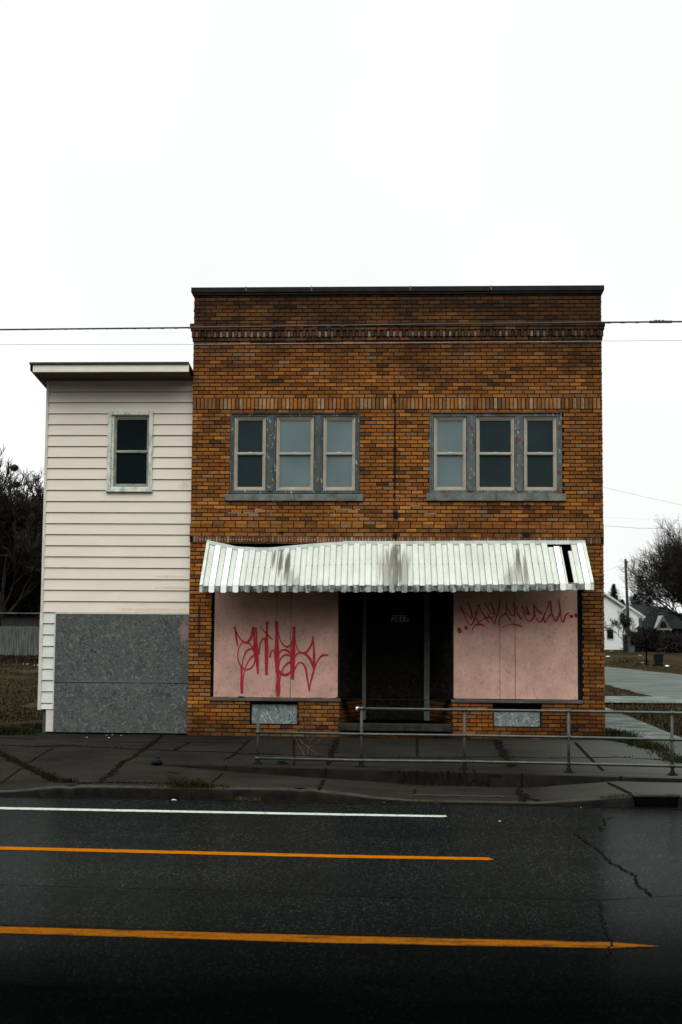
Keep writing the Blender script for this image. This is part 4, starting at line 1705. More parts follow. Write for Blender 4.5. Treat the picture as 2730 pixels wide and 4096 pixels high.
# roof: shed roof falling to the back
rm, fm_, so = MB(), MB(), MB()
zf_b = FV(1488, -WOFF + .34, 450)
OH = .42
slope = -.115
fz0 = F(450, 1487, OH)[1]
fz1 = F(450, 1457, OH)[1]
fz2 = F(450, 1447.5, OH + .02)[1]
ru0 = F(131, 1487, OH)[0]
ru1 = wu1 + .05
Yr = lambda y: slope * (y + OH)
BACK = 8.6
vw0 = vl_[0]
fm_.hexa([(ru0, -OH, fz0), (ru1 - .06, -OH, fz0), (ru1 - .06, -OH + .03, fz0), (ru0, -OH + .03, fz0)], [(ru0, -OH, fz1), (ru1 - .06, -OH, fz1), (ru1 - .06, -OH + .03, fz1), (ru0, -OH + .03, fz1)])
fm_.build('fascia', M['fascia'], wing, bevel=.003)
sf_ = MB()
rl = F(120, 1452, OH + .02)[0]
s0 = Yr(BACK)
sf_.hexa([(rl, -OH + .001, fz0 + .03), (rl + .02, -OH + .001, fz0 + .03), (rl + .02, BACK, fz0 + .03 + s0), (rl, BACK, fz0 + .03 + s0)],
         [(rl, -OH + .001, fz1), (rl + .02, -OH + .001, fz1), (rl + .02, BACK, fz1 + s0), (rl, BACK, fz1 + s0)])
sf_.build('side_fascia', M['coping'], wing)
so.face([(ru0, -OH + .03, fz0 + .004), (ru0, BACK, fz0 + .004 + s0), (ru1 - .06, BACK, fz0 + .004 + s0), (ru1 - .06, -OH + .03, fz0 + .004)])
so.build('soffit', M['soffit'], wing)
rm.hexa([(rl - .01, -OH - .025, fz1 + .001), (ru1 - .06, -OH - .025, fz1 + .001), (ru1 - .06, BACK, fz1 + s0), (rl - .01, BACK, fz1 + s0)],
        [(rl - .01, -OH - .025, fz2), (ru1 - .06, -OH - .025, fz2), (ru1 - .06, BACK, fz2 + s0), (rl - .01, BACK, fz2 + s0)])
rm.build('roof', M['roof'], wing)
fr_ = MB()
fr_.box(wu0 + .03, wu1, wy - .008, wy + .05, vl_[0] - .01, fz0 + Yr(wy) + .0)
fr_.build('frieze_board', M['siding'], wing)

# ------------------------------------------------------------------ handrail along the upper walk
rail = empty('pipe_handrail', hit(1448, 3074), label='long grey galvanised three rail pipe handrail bolted along the pavement step', cat='handrail')
RO = rail.location.copy()
posts = [((1031, 3060), (1036, 2832)), ((1446, 3072), (1448, 2833)), ((1859, 3079), (1859, 2845)), ((2277, 3085), (2278, 2848)), ((2692, 3103), (2695, 2852))]
bases = []
for (bx, by), (tx, ty) in posts:
    p = hit(bx, by)
    p.y = Ys(p.x) + .13
    # slide along the step line so that the post stays under its photographed foot
    p = CAM + ray(bx, by) * ((Ys(p.x) + .13) / ray(bx, by).y)
    p.z = upper(p.x, p.y)
    t = CAM + ray(tx, ty) * (p.y / ray(tx, ty).y)
    bases.append((p, t))
dsp = (bases[-1][0] - bases[-2][0])
bases.append((bases[-1][0] + dsp, bases[-1][1] + dsp))
for i, (p, t) in enumerate(bases):
    m = MB()
    m.tube([p - RO, Vector((p.x, p.y, t.z)) - RO], .021, 12)
    po = m.build('post', M['steel_dark'], rail, smooth=True)
    fl = MB()
    fl.tube([p - RO + Vector((0, 0, -.005)), p - RO + Vector((0, 0, .012))], .075, 14)
    fl.tube([p - RO + Vector((0, 0, .012)), p - RO + Vector((0, 0, .06))], [.034, .03], 12)
    for k in range(4):
        a = math.pi / 4 + k * math.pi / 2
        q = p - RO + Vector((math.cos(a) * .055, math.sin(a) * .055, 0))
        fl.tube([q + Vector((0, 0, .012)), q + Vector((0, 0, .026))], .01, 6)
    fl.build('flange', M['rust'], po)


def rail_path(pxs):
    out_ = []
    for x, y in pxs:
        d = ray(x, y)
        p = CAM + d * (20.1 / d.y)
        for _ in range(4):
            p = CAM + d * ((Ys(p.x) + .13) / d.y)
        out_.append(p)
    e = (out_[-1] - out_[-2]).normalized()
    out_.append(out_[-1] + e * 2.2)
    return [q - RO for q in out_]


for pts_, rad in (([(1428, 2835), (1850, 2841), (2278, 2846), (2730, 2853.5)], .022), ([(1036, 2930), (1448, 2938), (1850, 2943), (2278, 2950), (2730, 2960)], .021),
                  ([(1036, 3034), (1448, 3043), (1850, 3047), (2278, 3055), (2730, 3066)], .021)):
    P = rail_path(pts_)
    m = MB()
    m.tube(P, rad, 12)
    ro_ = m.build('rail', M['steel'], rail, smooth=True)
    for (p, t) in bases[(1 if rad == .022 else 0):]:
        x = p.x - RO.x
        z = interp(x, [(q.x, q.z) for q in P])
        y = interp(x, [(q.x, q.y) for q in P])
        fc_ = MB()
        fc_.tube([(x - .035, y, z), (x + .035, y, z)], rad + .007, 12)
        fc_.build('collar', M['steel'], ro_, smooth=True)
cp_ = MB()
P = rail_path([(1428, 2835), (1448, 2835.5)])
cp_.tube([P[0] - Vector((.012, 0, 0)), P[0] + Vector((.03, 0, 0))], [.024, .026], 12)
cp_.build('end_cap', plain('bright_cap', (.75, .78, .74), (.6, .62, .6), 5, .3), rail)

# stump of a cut-off post
sp_ = hit(628, 3060)
stump = empty('post_stump', sp_, label='short dark stump of a cut off post on the pavement before the annex', cat='post stump')
m = MB()
m.tube([(0, 0, 0), (0, 0, .016)], .085, 14)
for k in range(4):
    a = .6 + k * math.pi / 2
    m.tube([(math.cos(a) * .06, math.sin(a) * .06, .016), (math.cos(a) * .06, math.sin(a) * .06, .03)], .012, 6)
m.build('base_plate', M['rust'], stump)
m = MB()
m.tube([(0, 0, .016), (.004, 0, .085)], [.046, .034], 10)
m.tube([(.004, 0, .0855), (.004, 0, .10)], [.044, .04], 8)
m.build('stub', plain('grey_stub', (.018, .024, .026), (.010, .013, .014), 20, .7, .05), stump)

# ------------------------------------------------------------------ overhead wires
def wire(name, pts, rad, mat, label, extend=30, group=None, twist=False):
    P = [CAM + ray(x, y) * (Y / ray(x, y).y) for x, y, Y in pts]
    a, b = (P[0] - P[1]).normalized(), (P[-1] - P[-2]).normalized()
    P = [P[0] + a * extend] + P + [P[-1] + b * extend]
    m = MB()
    m.tube(P, rad, 8)
    if twist:
        Q = []
        for i in range(1400):
            t = i / 1399
            p = P[1].lerp(P[-2], t)
            p.z = interp(p.x, [(q.x, q.z) for q in P])
            an = i * .22
            Q.append(p + Vector((0, math.cos(an), math.sin(an))) * rad * .55)
        m.tube(Q, rad * .5, 5)
    o = m.build(name, mat, smooth=True)
    tag(o, label, 'wire', group)
    return o


wire('overhead_cable', [(0, 1318, 19.6), (760, 1310, 19.5), (1300, 1303, 19.4), (1800, 1296, 19.4), (2400, 1289, 19.3), (2730, 1286, 19.3)], .012, M['cable'],
     'thick black twisted cable running across the top of the brick front', twist=True)
wire('overhead_wire', [(0, 1378, 19.9), (780, 1377, 19.8), (1500, 1371, 19.8), (2400, 1364, 19.7), (2730, 1361, 19.7)], .0032, M['cable_pale'],
     'thin pale wire just below the thick black cable')
wire('overhead_wire', [(2418, 1949, 70), (2570, 1985, 70), (2730, 2020, 70)], .007, M['cable_pale'], 'faint wire slanting down to the right high above the side street', 3)
wire('overhead_wire', [(2418, 2103, 90), (2560, 2113, 90), (2730, 2115, 90)], .014, M['cable_pale'], 'faint level wire low in the sky above the side street houses', 12)
wire('overhead_wire', [(2418, 2070, 90), (2730, 2082, 90)], .004, M['cable_pale'], 'faintest wire between the two other wires above the side street', 12)
# splice clamps on the thick cable
cl_ = MB()
for k, px in enumerate((2620, 2633, 2648)):
    p = CAM + ray(px, 1284) * (19.3 / ray(px, 1284).y)
    cl_.tube([p, p + Vector((.035, 0, .008))], .014, 8)
p0, p1 = CAM + ray(2600, 1287) * (19.3 / ray(2600, 1287).y), CAM + ray(2690, 1286.5) * (19.3 / ray(2690, 1286.5).y)
cl_.tube([p0, p1], .019, 8)
sc_ = cl_.build('cable_splice', M['cable'])
tag(sc_, 'small knobbly splice clamp on the thick cable right of the building', 'clamp')


# ------------------------------------------------------------------ vegetation
def tree_mesh(seed, h, levels=6, spread=.55, kids=(3, 4), trunk=.16, upb=.25, split_at=.18, leaf=0, minr=.008, twig_len=.62, kids0=4, lo0=.35):
    r = random.Random(seed)
    tm, lm = MB(), MB()

    def rnd():
        return Vector((r.gauss(0, 1), r.gauss(0, 1), r.gauss(0, 1))).normalized()

    def branch(p, d, L, rad, lv):
        n = 4 if lv < 2 else 3
        P, R = [p.copy()], [rad]
        q = p.copy()
        dd = d.copy()
        for i in range(n):
            dd = (dd + rnd() * (.16 + .05 * lv) + Vector((0, 0, .06))).normalized()
            q = q + dd * (L / n)
            P.append(q.copy())
            R.append(max(minr * .6, rad * (1 - .55 * (i + 1) / n)))
        tm.tube(P, R, 6 if lv == 0 else (4 if lv < 3 else 3), cap=False)
        if lv >= levels:
            if leaf and r.random() < leaf:
                for _ in range(3):
                    c = q + rnd() * .15
                    a, b = rnd() * .06, rnd() * .06
                    lm.face([c, c + a, c + a + b, c + b])
            return
        k = r.randint(*kids) if lv else kids0
        for i in range(k):
            t = r.uniform(.35, 1.0) if lv else r.uniform(lo0, 1.0)
            idx = t * n
            i0 = min(n - 1, int(idx))
            pt = P[i0].lerp(P[i0 + 1], idx - i0)
            ax = rnd()
            nd = (dd + (ax - dd * ax.dot(dd)).normalized() * (spread * r.uniform(.7, 1.5)) + Vector((0, 0, upb * r.random()))).normalized()
            branch(pt, nd, L * r.uniform(twig_len - .1, twig_len + .15), max(minr, rad * r.uniform(.45, .62)), lv + 1)
        branch(P[-1], dd, L * .7, max(minr, rad * .5), lv + 1)

    branch(Vector((0, 0, -.1)), Vector((r.uniform(-.06, .06), 0, 1)).normalized(), h * .36, trunk, 0)
    return tm, lm


def plant_tree(name, label, loc, seed, h, group, bark='bark', rz=0, crown_mat='leaf_brown', **k):
    t = empty(name, loc, rz, label=label, cat='tree', group=group)
    tm, lm = tree_mesh(seed, h, **k)
    tm.build('trunk_and_branches', M[bark], t)
    if lm.f:
        lm.build('dead_leaves', M[crown_mat], t)
    return t


def at(px, Y):
    d = ray(px, 2580)
    X = (CAM + d * (Y / d.y)).x
    return Vector((X, Y, lawn(X, Y)))


G1 = 'bare trees behind the wooden fence'
LT = [(28, 82, 12.6, 'bare tree with two dark nests at the far left behind the fence', 21, .05), (150, 84, 10.9, 'bare tree holding orange dead leaves beside the annex corner', 22, .5),
      (92, 90, 10.8, 'bare tree between the nest tree and the leafy one', 23, .08), (-40, 88, 11.2, 'bare tree cut by the left edge of the photo', 24, .05),
      (205, 92, 10.4, 'bare tree almost hidden behind the annex wall', 25, .1), (60, 100, 10.5, 'farther bare tree behind the nest tree', 26, .02),
      (125, 104, 10.9, 'farthest bare tree in the group behind the fence', 27, .02)]
for px, Y, h, lab, sd_, lf in LT:
    plant_tree('bare_tree', lab, at(px, Y), sd_, h * .99, G1, levels=6, spread=.55, leaf=lf, minr=.022, trunk=.20, kids=(3, 4))


def thicket(name, label, x0, x1, Y, depth, h, seed, mat, n=2600, z0=0.0, cat='thicket', kind='stuff', group=None, size=.35):
    r = random.Random(seed)
    m = MB()
    for i in range(n):
        px = r.uniform(x0, x1)
        yy = Y + r.uniform(0, depth)
        b = at(px, yy)
        hh = h * (.55 + .6 * abs(noise.noise(Vector((b.x * .5, yy * .2, seed)))))
        z = z0 + r.random() ** .8 * hh
        c = b + Vector((r.uniform(-.3, .3), 0, z))
        d = Vector((r.gauss(0, 1), r.gauss(0, .6), r.gauss(.8, .8))).normalized() * r.uniform(.5, 1.4) * size
        s_ = d.cross(Vector((r.gauss(0, 1), r.gauss(0, 1), 0))).normalized() * r.uniform(.02, .06) * size * 2
        m.face([c - s_, c + s_, c + d + s_ * .2, c + d - s_ * .2])
        if r.random() < .35:
            e = d.cross(s_).normalized() * .09 * size * 3
            m.face([c, c + d * .5, c + d * .5 + e, c + e])
    return m.build(name, M[mat], label=label, cat=cat, kind=kind, group=group)


thicket('undergrowth', 'dark tangled undergrowth beneath the bare trees behind the fence', -60, 235, 86, 14, 11.5, 3, 'bark', 26000, 0, size=.75)


# nests in the leftmost tree
def nest(px, py, Y, rad, label, seed):
    r = random.Random(seed)
    p = CAM + ray(px, py) * (Y / ray(px, py).y)
    m = MB()
    for i in range(260):
        a = Vector((r.gauss(0, 1), r.gauss(0, 1), r.gauss(0, .8))).normalized() * rad * r.uniform(.5, 1)
        b = Vector((r.gauss(0, 1), r.gauss(0, 1), r.gauss(0, .8))).normalized() * rad * r.uniform(.5, 1.15)
        m.tube([a, a.lerp(b, .5) * 1.2, b], .012, 3, cap=False)
    o = m.build('nest', M['bark'], label=label, cat='nest', group='nests in the bare tree')
    o.location = p


nest(58, 1872, 81.5, .24, 'upper dark twig nest in the top of the leftmost bare tree', 1)
nest(68, 1938, 81.5, .20, 'lower dark twig nest in the leftmost bare tree', 2)

# fence
fp = at(-60, 76)
fence = empty('wooden_fence', (0, 76, 0), label='weathered grey vertical board fence at the back of the left lawn', cat='fence')
fb = MB()
r = random.Random(8)
x = at(-420, 76).x
xe = at(330, 76).x
while x < xe:
    z = lawn(x, 76)
    wd = r.uniform(.105, .125)
    ht = 1.66 + r.uniform(-.02, .02) - .02 * (x - xe) * .2
    fb.box(x, x + wd, r.uniform(-.01, .01), .02, z - .02, z + ht)
    x += wd + .012
fb.build('boards', M['fence'], fence)
fr2 = MB()
for hh in (.35, 1.35):
    fr2.box(at(-420, 76).x, xe, .022, .06, lawn(-16, 76) + hh, lawn(-16, 76) + hh + .08)
fr2.build('stringer', M['fence'], fence)
# shed beyond the fence
sh = empty('garden_shed', at(95, 80), label='low dark shed with a pale roof edge behind the fence', cat='shed')
m = MB()
m.box(-1.3, 2.5, 0, 3, 0, 2.2)
m.build('wall', M['shed'], sh)
m = MB()
zr = CAMZ + (2584 - 2474) * 80 / FPX - sh.location.z
m.hexa([(-1.45, -.3, zr - .05), (2.7, -.3, zr - .05), (2.7, 3.3, zr - .05), (-1.45, 3.3, zr - .05)], [(-1.45, -.3, zr), (2.7, -.3, zr), (2.7, 3.3, zr - .01), (-1.45, 3.3, zr - .01)])
m.build('roof', plain('pale_shed_edge', (.14, .17, .17), (.06, .07, .07), 2, .8), sh)

# leaf litter along the foot of the fence
lt = MB()
r = random.Random(31)
for _ in range(9000):
    Y = 75.95 - abs(r.gauss(0, 5.5))
    X = (r.uniform(-260, 260) - CX) / FPX * Y
    z = lawn(X, Y) + .03 + r.random() * .10 * (1 - (75.95 - Y) / 20)
    a = Vector((r.gauss(0, 1), r.gauss(0, 1), r.gauss(0, .6))).normalized() * r.uniform(.04, .13)
    c_ = Vector((r.gauss(0, 1), r.gauss(0, 1), r.gauss(0, .6))).normalized() * r.uniform(.03, .09)
    p = Vector((X, Y, z))
    lt.face([p, p + a, p + a + c_, p + c_])
lt.build('leaf_litter', M['mulch'], kind='stuff', label='strip of dark fallen leaves along the foot of the fence', cat='leaves')
# wet concrete strip in the left lawn
strip = MB()
ribbon(strip, [on_z(-200, 2868, .42), on_z(60, 2856, .42), on_z(125, 2846, .42)], .5, .03, .1, .3, .42, seed=2)
strip.build('lawn_strip', plain('wet_slab', (.10, .12, .12), (.06, .07, .07), 3, .35), kind='structure')


def blades(name, label, spots, mat, seed, hmin=.03, hmax=.10, wd=.006, kind='stuff', cat='grass', lean=.5):
    r = random.Random(seed)
    m = MB()
    for (X, Y, sc) in spots:
        z = ground_z(X, Y)
        h = r.uniform(hmin, hmax) * sc
        a = r.uniform(0, 6.28)
        dx, dy = math.cos(a) * h * lean * r.random(), math.sin(a) * h * lean * r.random()
        b = a + 1.57
        wx, wy_ = math.cos(b) * wd, math.sin(b) * wd
        m.face([(X - wx, Y - wy_, z), (X + wx, Y + wy_, z), (X + dx * .5 + wx * .6, Y + dy * .5 + wy_ * .6, z + h * .6), (X + dx, Y + dy, z + h)])
    return m.build(name, mat, kind=kind, label=label, cat=cat)


r = random.Random(77)


def along(path, n, spread, sc=1.0):
    out_ = []
    for _ in range(n):
        i = r.randrange(len(path) - 1)
        p = path[i].lerp(path[i + 1], r.random())
        out_.append((p.x + r.gauss(0, spread), p.y + r.gauss(0, spread * .6), sc * (.4 + .9 * max(0, .5 + noise.noise(Vector((p.x * 1.7, p.y, 4)))))))
    return out_


sp1 = along(long_joint, 900, .02, .45) + along(paths[1][0], 700, .05, .8) + along(paths[4][0], 300, .03, .6) + along(paths[10][0], 200, .04, .5) + along(paths[14][0], 250, .05, .6) + along(paths[22][0], 250, .03, .5)
blades('joint_grass', 'short dry grass growing in the pavement cracks', sp1, M['blade_dark'], 1)
# clump in the kerb
kp = [hit(x, y) for x, y in ((640, 3158), (720, 3155), (790, 3150), (850, 3160), (930, 3176))]
kp = [Vector((p.x, Yk(p.x) + .05, 0)) for p in kp]
sp2 = [(x, y, s_) for (x, y, s_) in along(kp[1:4], 420, .05, 1.0)] + along(kp, 200, .05, .5)
blades('kerb_grass', 'dry tuft of grass sprouting over the kerb in front of the annex', sp2, M['blade_dry'], 2, .06, .17, .004, lean=1.2)
kp2 = [hit(x, y) for x, y in ((950, 3190), (1040, 3193), (1660, 3207), (1760, 3212))]
sp3 = along([Vector((p.x, Yk(p.x) - .06, 0)) for p in kp2[:2]], 160, .05, .7) + along([Vector((p.x, Yk(p.x) - .03, 0)) for p in kp2[2:]], 160, .05, .6) + \
    along([Vector((p.x, Yk(p.x) + .03, 0)) for p in (hit(2400, 3200), hit(2520, 3205))], 160, .05, .8)
blades('gutter_grass', 'thin dry weeds in the gutter beside the dropped kerb', sp3, M['blade_dry'], 3, .03, .09, .004, lean=1.2)
# grass at the building corner and the lawn edges
cg = c4((1080, 290), (1120, 330), (1190, 330), (1250, 370), (1330, 395), (1400, 410), (1500, 470), (1568, 500))
sp4 = along(cg, 2600, .10, 1.0) + along(c4((1060, 345), (1100, 350), (1250, 372)), 700, .06, .7)
blades('corner_grass', 'dark green grass verge curving round the brick corner', sp4, M['blade_green'], 4, .04, .13, .007, lean=1.0)
le = c2((0, 210), (90, 215), (200, 205), (290, 190))
sp5 = along(le, 2400, .16, 1.1) + along(c2((300, 205), (420, 212), (640, 212), (1000, 214)), 500, .03, .5)
blades('lawn_edge_grass', 'dark grass edge of the left lawn where it meets the pavement', sp5, M['blade_green'], 5, .05, .15, .008, lean=1.2)
sp6 = []
for _ in range(26000):
    Y = 25.2 + 48 * r.random() ** 1.5
    px = r.uniform(-120, 230)
    X = (px - CX) / FPX * Y
    if noise.noise(Vector((X * .8, Y * .35, 9))) > -.15:
        sp6.append((X, Y, 1.0))
blades('lawn_grass', 'patchy brown winter grass of the left lawn', sp6, M['blade_dry'], 6, .03, .09, .012, lean=1.3)
sp7 = []
for _ in range(14000):
    Y = 26 + 90 * r.random() ** 1.4
    px = r.uniform(2410, 2800)
    X = (px - CX) / FPX * Y
    if s_left(Y) - .2 < X < s_right(Y) + .2 or (4.9 < X < 6.1 + .075 * (Y - 26)) or 39 < Y < 44.4:
        continue
    sp7.append((X, Y, 1.0))
blades('verge_grass', 'brown grass verges beside the side street', sp7, M['blade_dry'], 7, .04, .11, .014, lean=1.3)

# dry weed behind the handrail
wbp = hit(1228, 3026)
weed = empty('dry_weed', wbp, label='spindly dry weed with bent straw coloured stems behind the handrail', cat='weed')
stm = MB()
wY = wbp.y


def wpt(a, b, dy=0):
    d = ray(900 + a / 1.65, 2750 + b / 1.65)
    return CAM + d * ((wY + dy) / d.y) - wbp


for i, (pts_, rad) in enumerate(((((525, 452), (515, 425), (480, 370), (464, 330), (478, 275), (520, 245), (600, 205), (680, 140)), .0045),
                                 (((545, 458), (548, 400), (565, 350), (620, 295)), .004), (((475, 280), (520, 255), (600, 268), (660, 215), (705, 185)), .0035),
                                 (((530, 180), (537, 250), (545, 300), (550, 345)), .003), (((490, 340), (530, 380), (580, 420), (620, 440)), .0035),
                                 (((550, 400), (600, 370), (640, 330)), .0025), (((500, 360), (560, 395), (545, 458)), .003), (((560, 240), (600, 190), (640, 175)), .0025))):
    P = [wpt(a, b, .04 * math.sin(i * 2 + k)) for k, (a, b) in enumerate(pts_)]
    stm.tube(P, [rad * (1 - .5 * k / len(P)) for k in range(len(P))], 5)
stm.build('stems', plain('straw_stem', (.13, .085, .045), (.09, .06, .03), 5, .8), weed)
w2 = empty('dry_weed', hit(1100, 3050), label='smaller dark dead weed at the foot of the first rail post', cat='weed')
stm = MB()
o2 = hit(1100, 3050)
for (a, b) in (((270, 505), (250, 440)), ((290, 500), (325, 400)), ((300, 480), (355, 395)), ((310, 440), (315, 350)), ((260, 480), (205, 375))):
    P0_ = CAM + ray(900 + a[0] / 1.65, 2750 + a[1] / 1.65) * (o2.y / ray(900, 3000).y) - o2
    P1_ = CAM + ray(900 + b[0] / 1.65, 2750 + b[1] / 1.65) * (o2.y / ray(900, 3000).y) - o2
    stm.tube([P0_, P0_.lerp(P1_, .5) + Vector((.01, .02, 0)), P1_], [.004, .003, .002], 4)
stm.build('stems', M['blade_dry'], w2)


# ------------------------------------------------------------------ litter and leaves
def scrap(px, py, size, mat, name, label, cat, seed, group=None):
    r = random.Random(seed)
    p = hit(px, py)
    m = MB()
    n = 7
    ring = []
    for k in range(n):
        a = 2 * math.pi * k / n
        rr = size * r.uniform(.55, 1)
        ring.append((math.cos(a) * rr, math.sin(a) * rr * .8, .004 + r.random() * size * .35))
    c = (0, 0, size * .3)
    for k in range(n):
        m.face([c, ring[k], ring[(k + 1) % n]])
    o = m.build(name, mat, label=label, cat=cat, group=group)
    o.location = p


GS = 'white scraps on the pavement by the grey boards'
for i, (a, b, lab) in enumerate(((530, 229, 'leftmost'), (545, 237, 'second'), (668, 224, 'third'), (707, 222, 'brightest'), (763, 225, 'rightmost'), (683, 240, 'dim lower'))):
    scrap(a / 1.568, 2800 + b / 1.568, .022 if i != 3 else .03, M['litter'], 'paper_scrap', f'{lab} white paper scrap on the pavement below the grey boards', 'litter', i, GS)
for i, (px, py, s_, lab) in enumerate(((104, 2660, .15, 'left crumpled white bag in the leaves under the fence'), (147, 2664, .16, 'right crumpled white bag beside the annex under the fence'))):
    scrap(px, py, s_, M['litter'], 'plastic_bag', lab, 'litter', 20 + i, 'white bags under the fence')
for i, (px, py, s_, mt, lab) in enumerate(((1537, 3209, .022, 'litter', 'white scrap in the gutter below the handrail'), (1999, 3288, .022, 'litter', 'lone white scrap on the road beyond the end of the white line'),
                                           (697, 3203, .045, 'litter', 'flat pale wrapper in the gutter by the dry tuft'), (900, 3194, .02, 'orange_leaf', 'small orange leaf in the gutter'),
                                           (790, 3198, .02, 'orange_leaf', 'orange leaf lying left of the other gutter leaf'), (583, 3189, .025, 'litter', 'pale scrap against the kerb left of the tuft'),
                                           (1780, 3265, .018, 'litter', 'tiny scrap at the tip of the white line'), (955, 3132, .014, 'litter', 'white crumb on the lower walk under the step'),
                                           (1237, 3200, .02, 'litter', 'white crumb in the gutter below the second post'), (2325, 3232, .02, 'litter', 'pale crumb on the road near the right kerb'))):
    scrap(px, py, s_, M[mt], 'leaf' if mt == 'orange_leaf' else 'paper_scrap', lab, 'leaf' if mt == 'orange_leaf' else 'litter', 40 + i)
# dark rubbish against the step by the first post, black glove on the shop sill
rr_ = MB()
r = random.Random(4)
o3 = hit(1130, 3058)
for i in range(6):
    c = Vector((r.uniform(-.1, .1), r.uniform(-.02, .05), .015))
    rr_.hexa([c + Vector((math.cos(a) * .035, math.sin(a) * .03, -.01)) for a in (0, 1.2, 2.5, 3.7, 5)], [c + Vector((math.cos(a) * .02, math.sin(a) * .02, .02 + r.random() * .02)) for a in (0, 1.2, 2.5, 3.7, 5)])
o_ = rr_.build('rubbish', plain('grey_green_rubbish', (.016, .022, .020), (.009, .012, .011), 20, .8, .05), label='small heap of grey rubbish beside the first rail post', cat='rubbish')
o_.location = o3
gl = MB()
gp = F(967, 2786, .0)
for (a, b, c__, s_) in ((-.055, .0, .012, .022), (-.025, .0, .02, .026), (.012, 0, .02, .028), (.05, 0, .012, .02)):
    gl.hexa([(a + math.cos(t) * s_ * 1.1, math.sin(t) * .02, .0) for t in (0, 1, 2, 3.1, 4.2, 5.2)], [(a + math.cos(t) * s_ * .7, math.sin(t) * .012, c__ * 1.5) for t in (0, 1, 2, 3.1, 4.2, 5.2)])
go = gl.build('black_rag', M['dark'], label='small black rag lying on the left shop sill under the red tag', cat='rag')
go.location = O + EU * gp[0] + NO * .01 + Vector((0, 0, FV(2793, .03, 967) + .001))
go.rotation_euler = (0, 0, -TH)

# ------------------------------------------------------------------ the far side of the side street
HD = 165.0


def hp(px, py, Y=HD):
    d = ray(px, py)
    return CAM + d * (Y / d.y)


def gable_house(name, label, base_px, Y, rz, W, Lh, eave, ridge, win=None, chim=False):
    p = hp(base_px, 2580, Y)
    p.z = lawn(p.x, Y) - .1
    h = empty(name, p, rz, label=label, cat='house')
    m = MB()
    hw = W / 2
    m.box(-hw, hw, 0, Lh, 0, eave, skip=('t',))
    for y in (0, Lh):
        m.face([(-hw, y, eave), (hw, y, eave), (0, y, ridge)])
    m.build('wall', M['white_wall'], h)
    rf_ = MB()
    o = .35
    sl = (ridge - eave) / hw
    for s_ in (-1, 1):
        a = [(s_ * (hw + o), -o, eave - sl * o), (0, -o, ridge), (0, Lh + o, ridge), (s_ * (hw + o), Lh + o, eave - sl * o)]
        rf_.hexa([(x, y, z + .02) for x, y, z in a], [(x, y, z + .16) for x, y, z in a])
    rf_.build('roof', M['shingle'], h)
    bb = MB()
    for s_ in (-1, 1):
        bb.hexa([(s_ * (hw + o), -o - .05, eave - sl * o - .12), (s_ * (hw + o), -o - .003, eave - sl * o - .12), (0, -o - .003, ridge - .12), (0, -o - .05, ridge - .12)],
                [(s_ * (hw + o), -o - .05, eave - sl * o + .15), (s_ * (hw + o), -o - .003, eave - sl * o + .15), (0, -o - .003, ridge + .15), (0, -o - .05, ridge + .15)])
    bb.build('bargeboard', M['litter'], h)
    for (x, z, ww, hh) in (win or []):
        f = MB()
        bars(f, x - ww / 2 - .1, x + ww / 2 + .1, z - .1, z + hh + .1, .1, -.06, .02)
        fo = f.build('window', M['litter'], h)
        g_ = MB()
        g_.box(x - ww / 2, x + ww / 2, -.03, .01, z, z + hh)
        g_.build('pane', M['pane_wing'], fo)
    return h


hA = gable_house('white_house', 'white clapboard house with a small dark window partly hidden behind the brick corner', 2418, 172, .05, 4.6, 9, 5.4, 6.9, [(.75, 1.4, .75, 1.1)])
hB = gable_house('white_house', 'white gabled house with a long dark roof behind the utility pole', 2520, 176, -.60, 7.4, 12, 3.1, 5.5, [(1.8, 1.0, .9, 1.2)])
# porch house to the right
pc = empty('porch_house', hp(2656, 2580, 158), label='low house with a small arched porch gable beside the big dark tree', cat='house')
pc.location.z = lawn(pc.location.x, 158) - .1
pc.scale = (.62, 1, 1)
m = MB()
m.box(-1.6, 6, 2, 9, 0, 2.6)
m.build('wall', plain('grey_wall', (.08, .09, .09), (.05, .06, .06), 2, .8), pc)
m = MB()
m.hexa([(-2.0, -.2, 2.55), (6.4, -.2, 2.55), (6.4, 9, 2.55), (-2.0, 9, 2.55)], [(-1.2, 1.4, 4.3), (5.6, 3.4, 4.3), (5.6, 4.6, 4.3), (-1.2, 4.0, 4.3)])
m.build('roof', M['shingle'], pc)
m = MB()
m.hexa([(-1.75, -1.0, 2.55), (1.0, -1.0, 2.55), (-.38, -1.0, 4.0)], [(-1.75, 2.0, 2.6), (1.0, 2.0, 2.6), (-.38, 2.0, 4.0)])
m.build('porch_gable', plain('pale_gable', (.30, .32, .28), (.2, .22, .2), 2, .8), pc)
m = MB()
m.tube([(-.38, -1.06, 2.55), (-.38, -1.02, 2.56)], .01, 5)
arc = [(-.38 + .62 * math.cos(a), -1.03, 2.62 + .75 * math.sin(a)) for a in frange(0, math.pi, 10)]
m.face(arc)
m.build('porch_arch', M['shed'], pc)
m = MB()
m.box(-1.9, 1.15, -1.05, -.95, 2.40, 2.54)
for x in (-1.7, -.4, .9):
    m.box(x, x + .13, -1.0, -.87, 0, 2.40)
m.build('porch_post', M['white_wall'], pc)

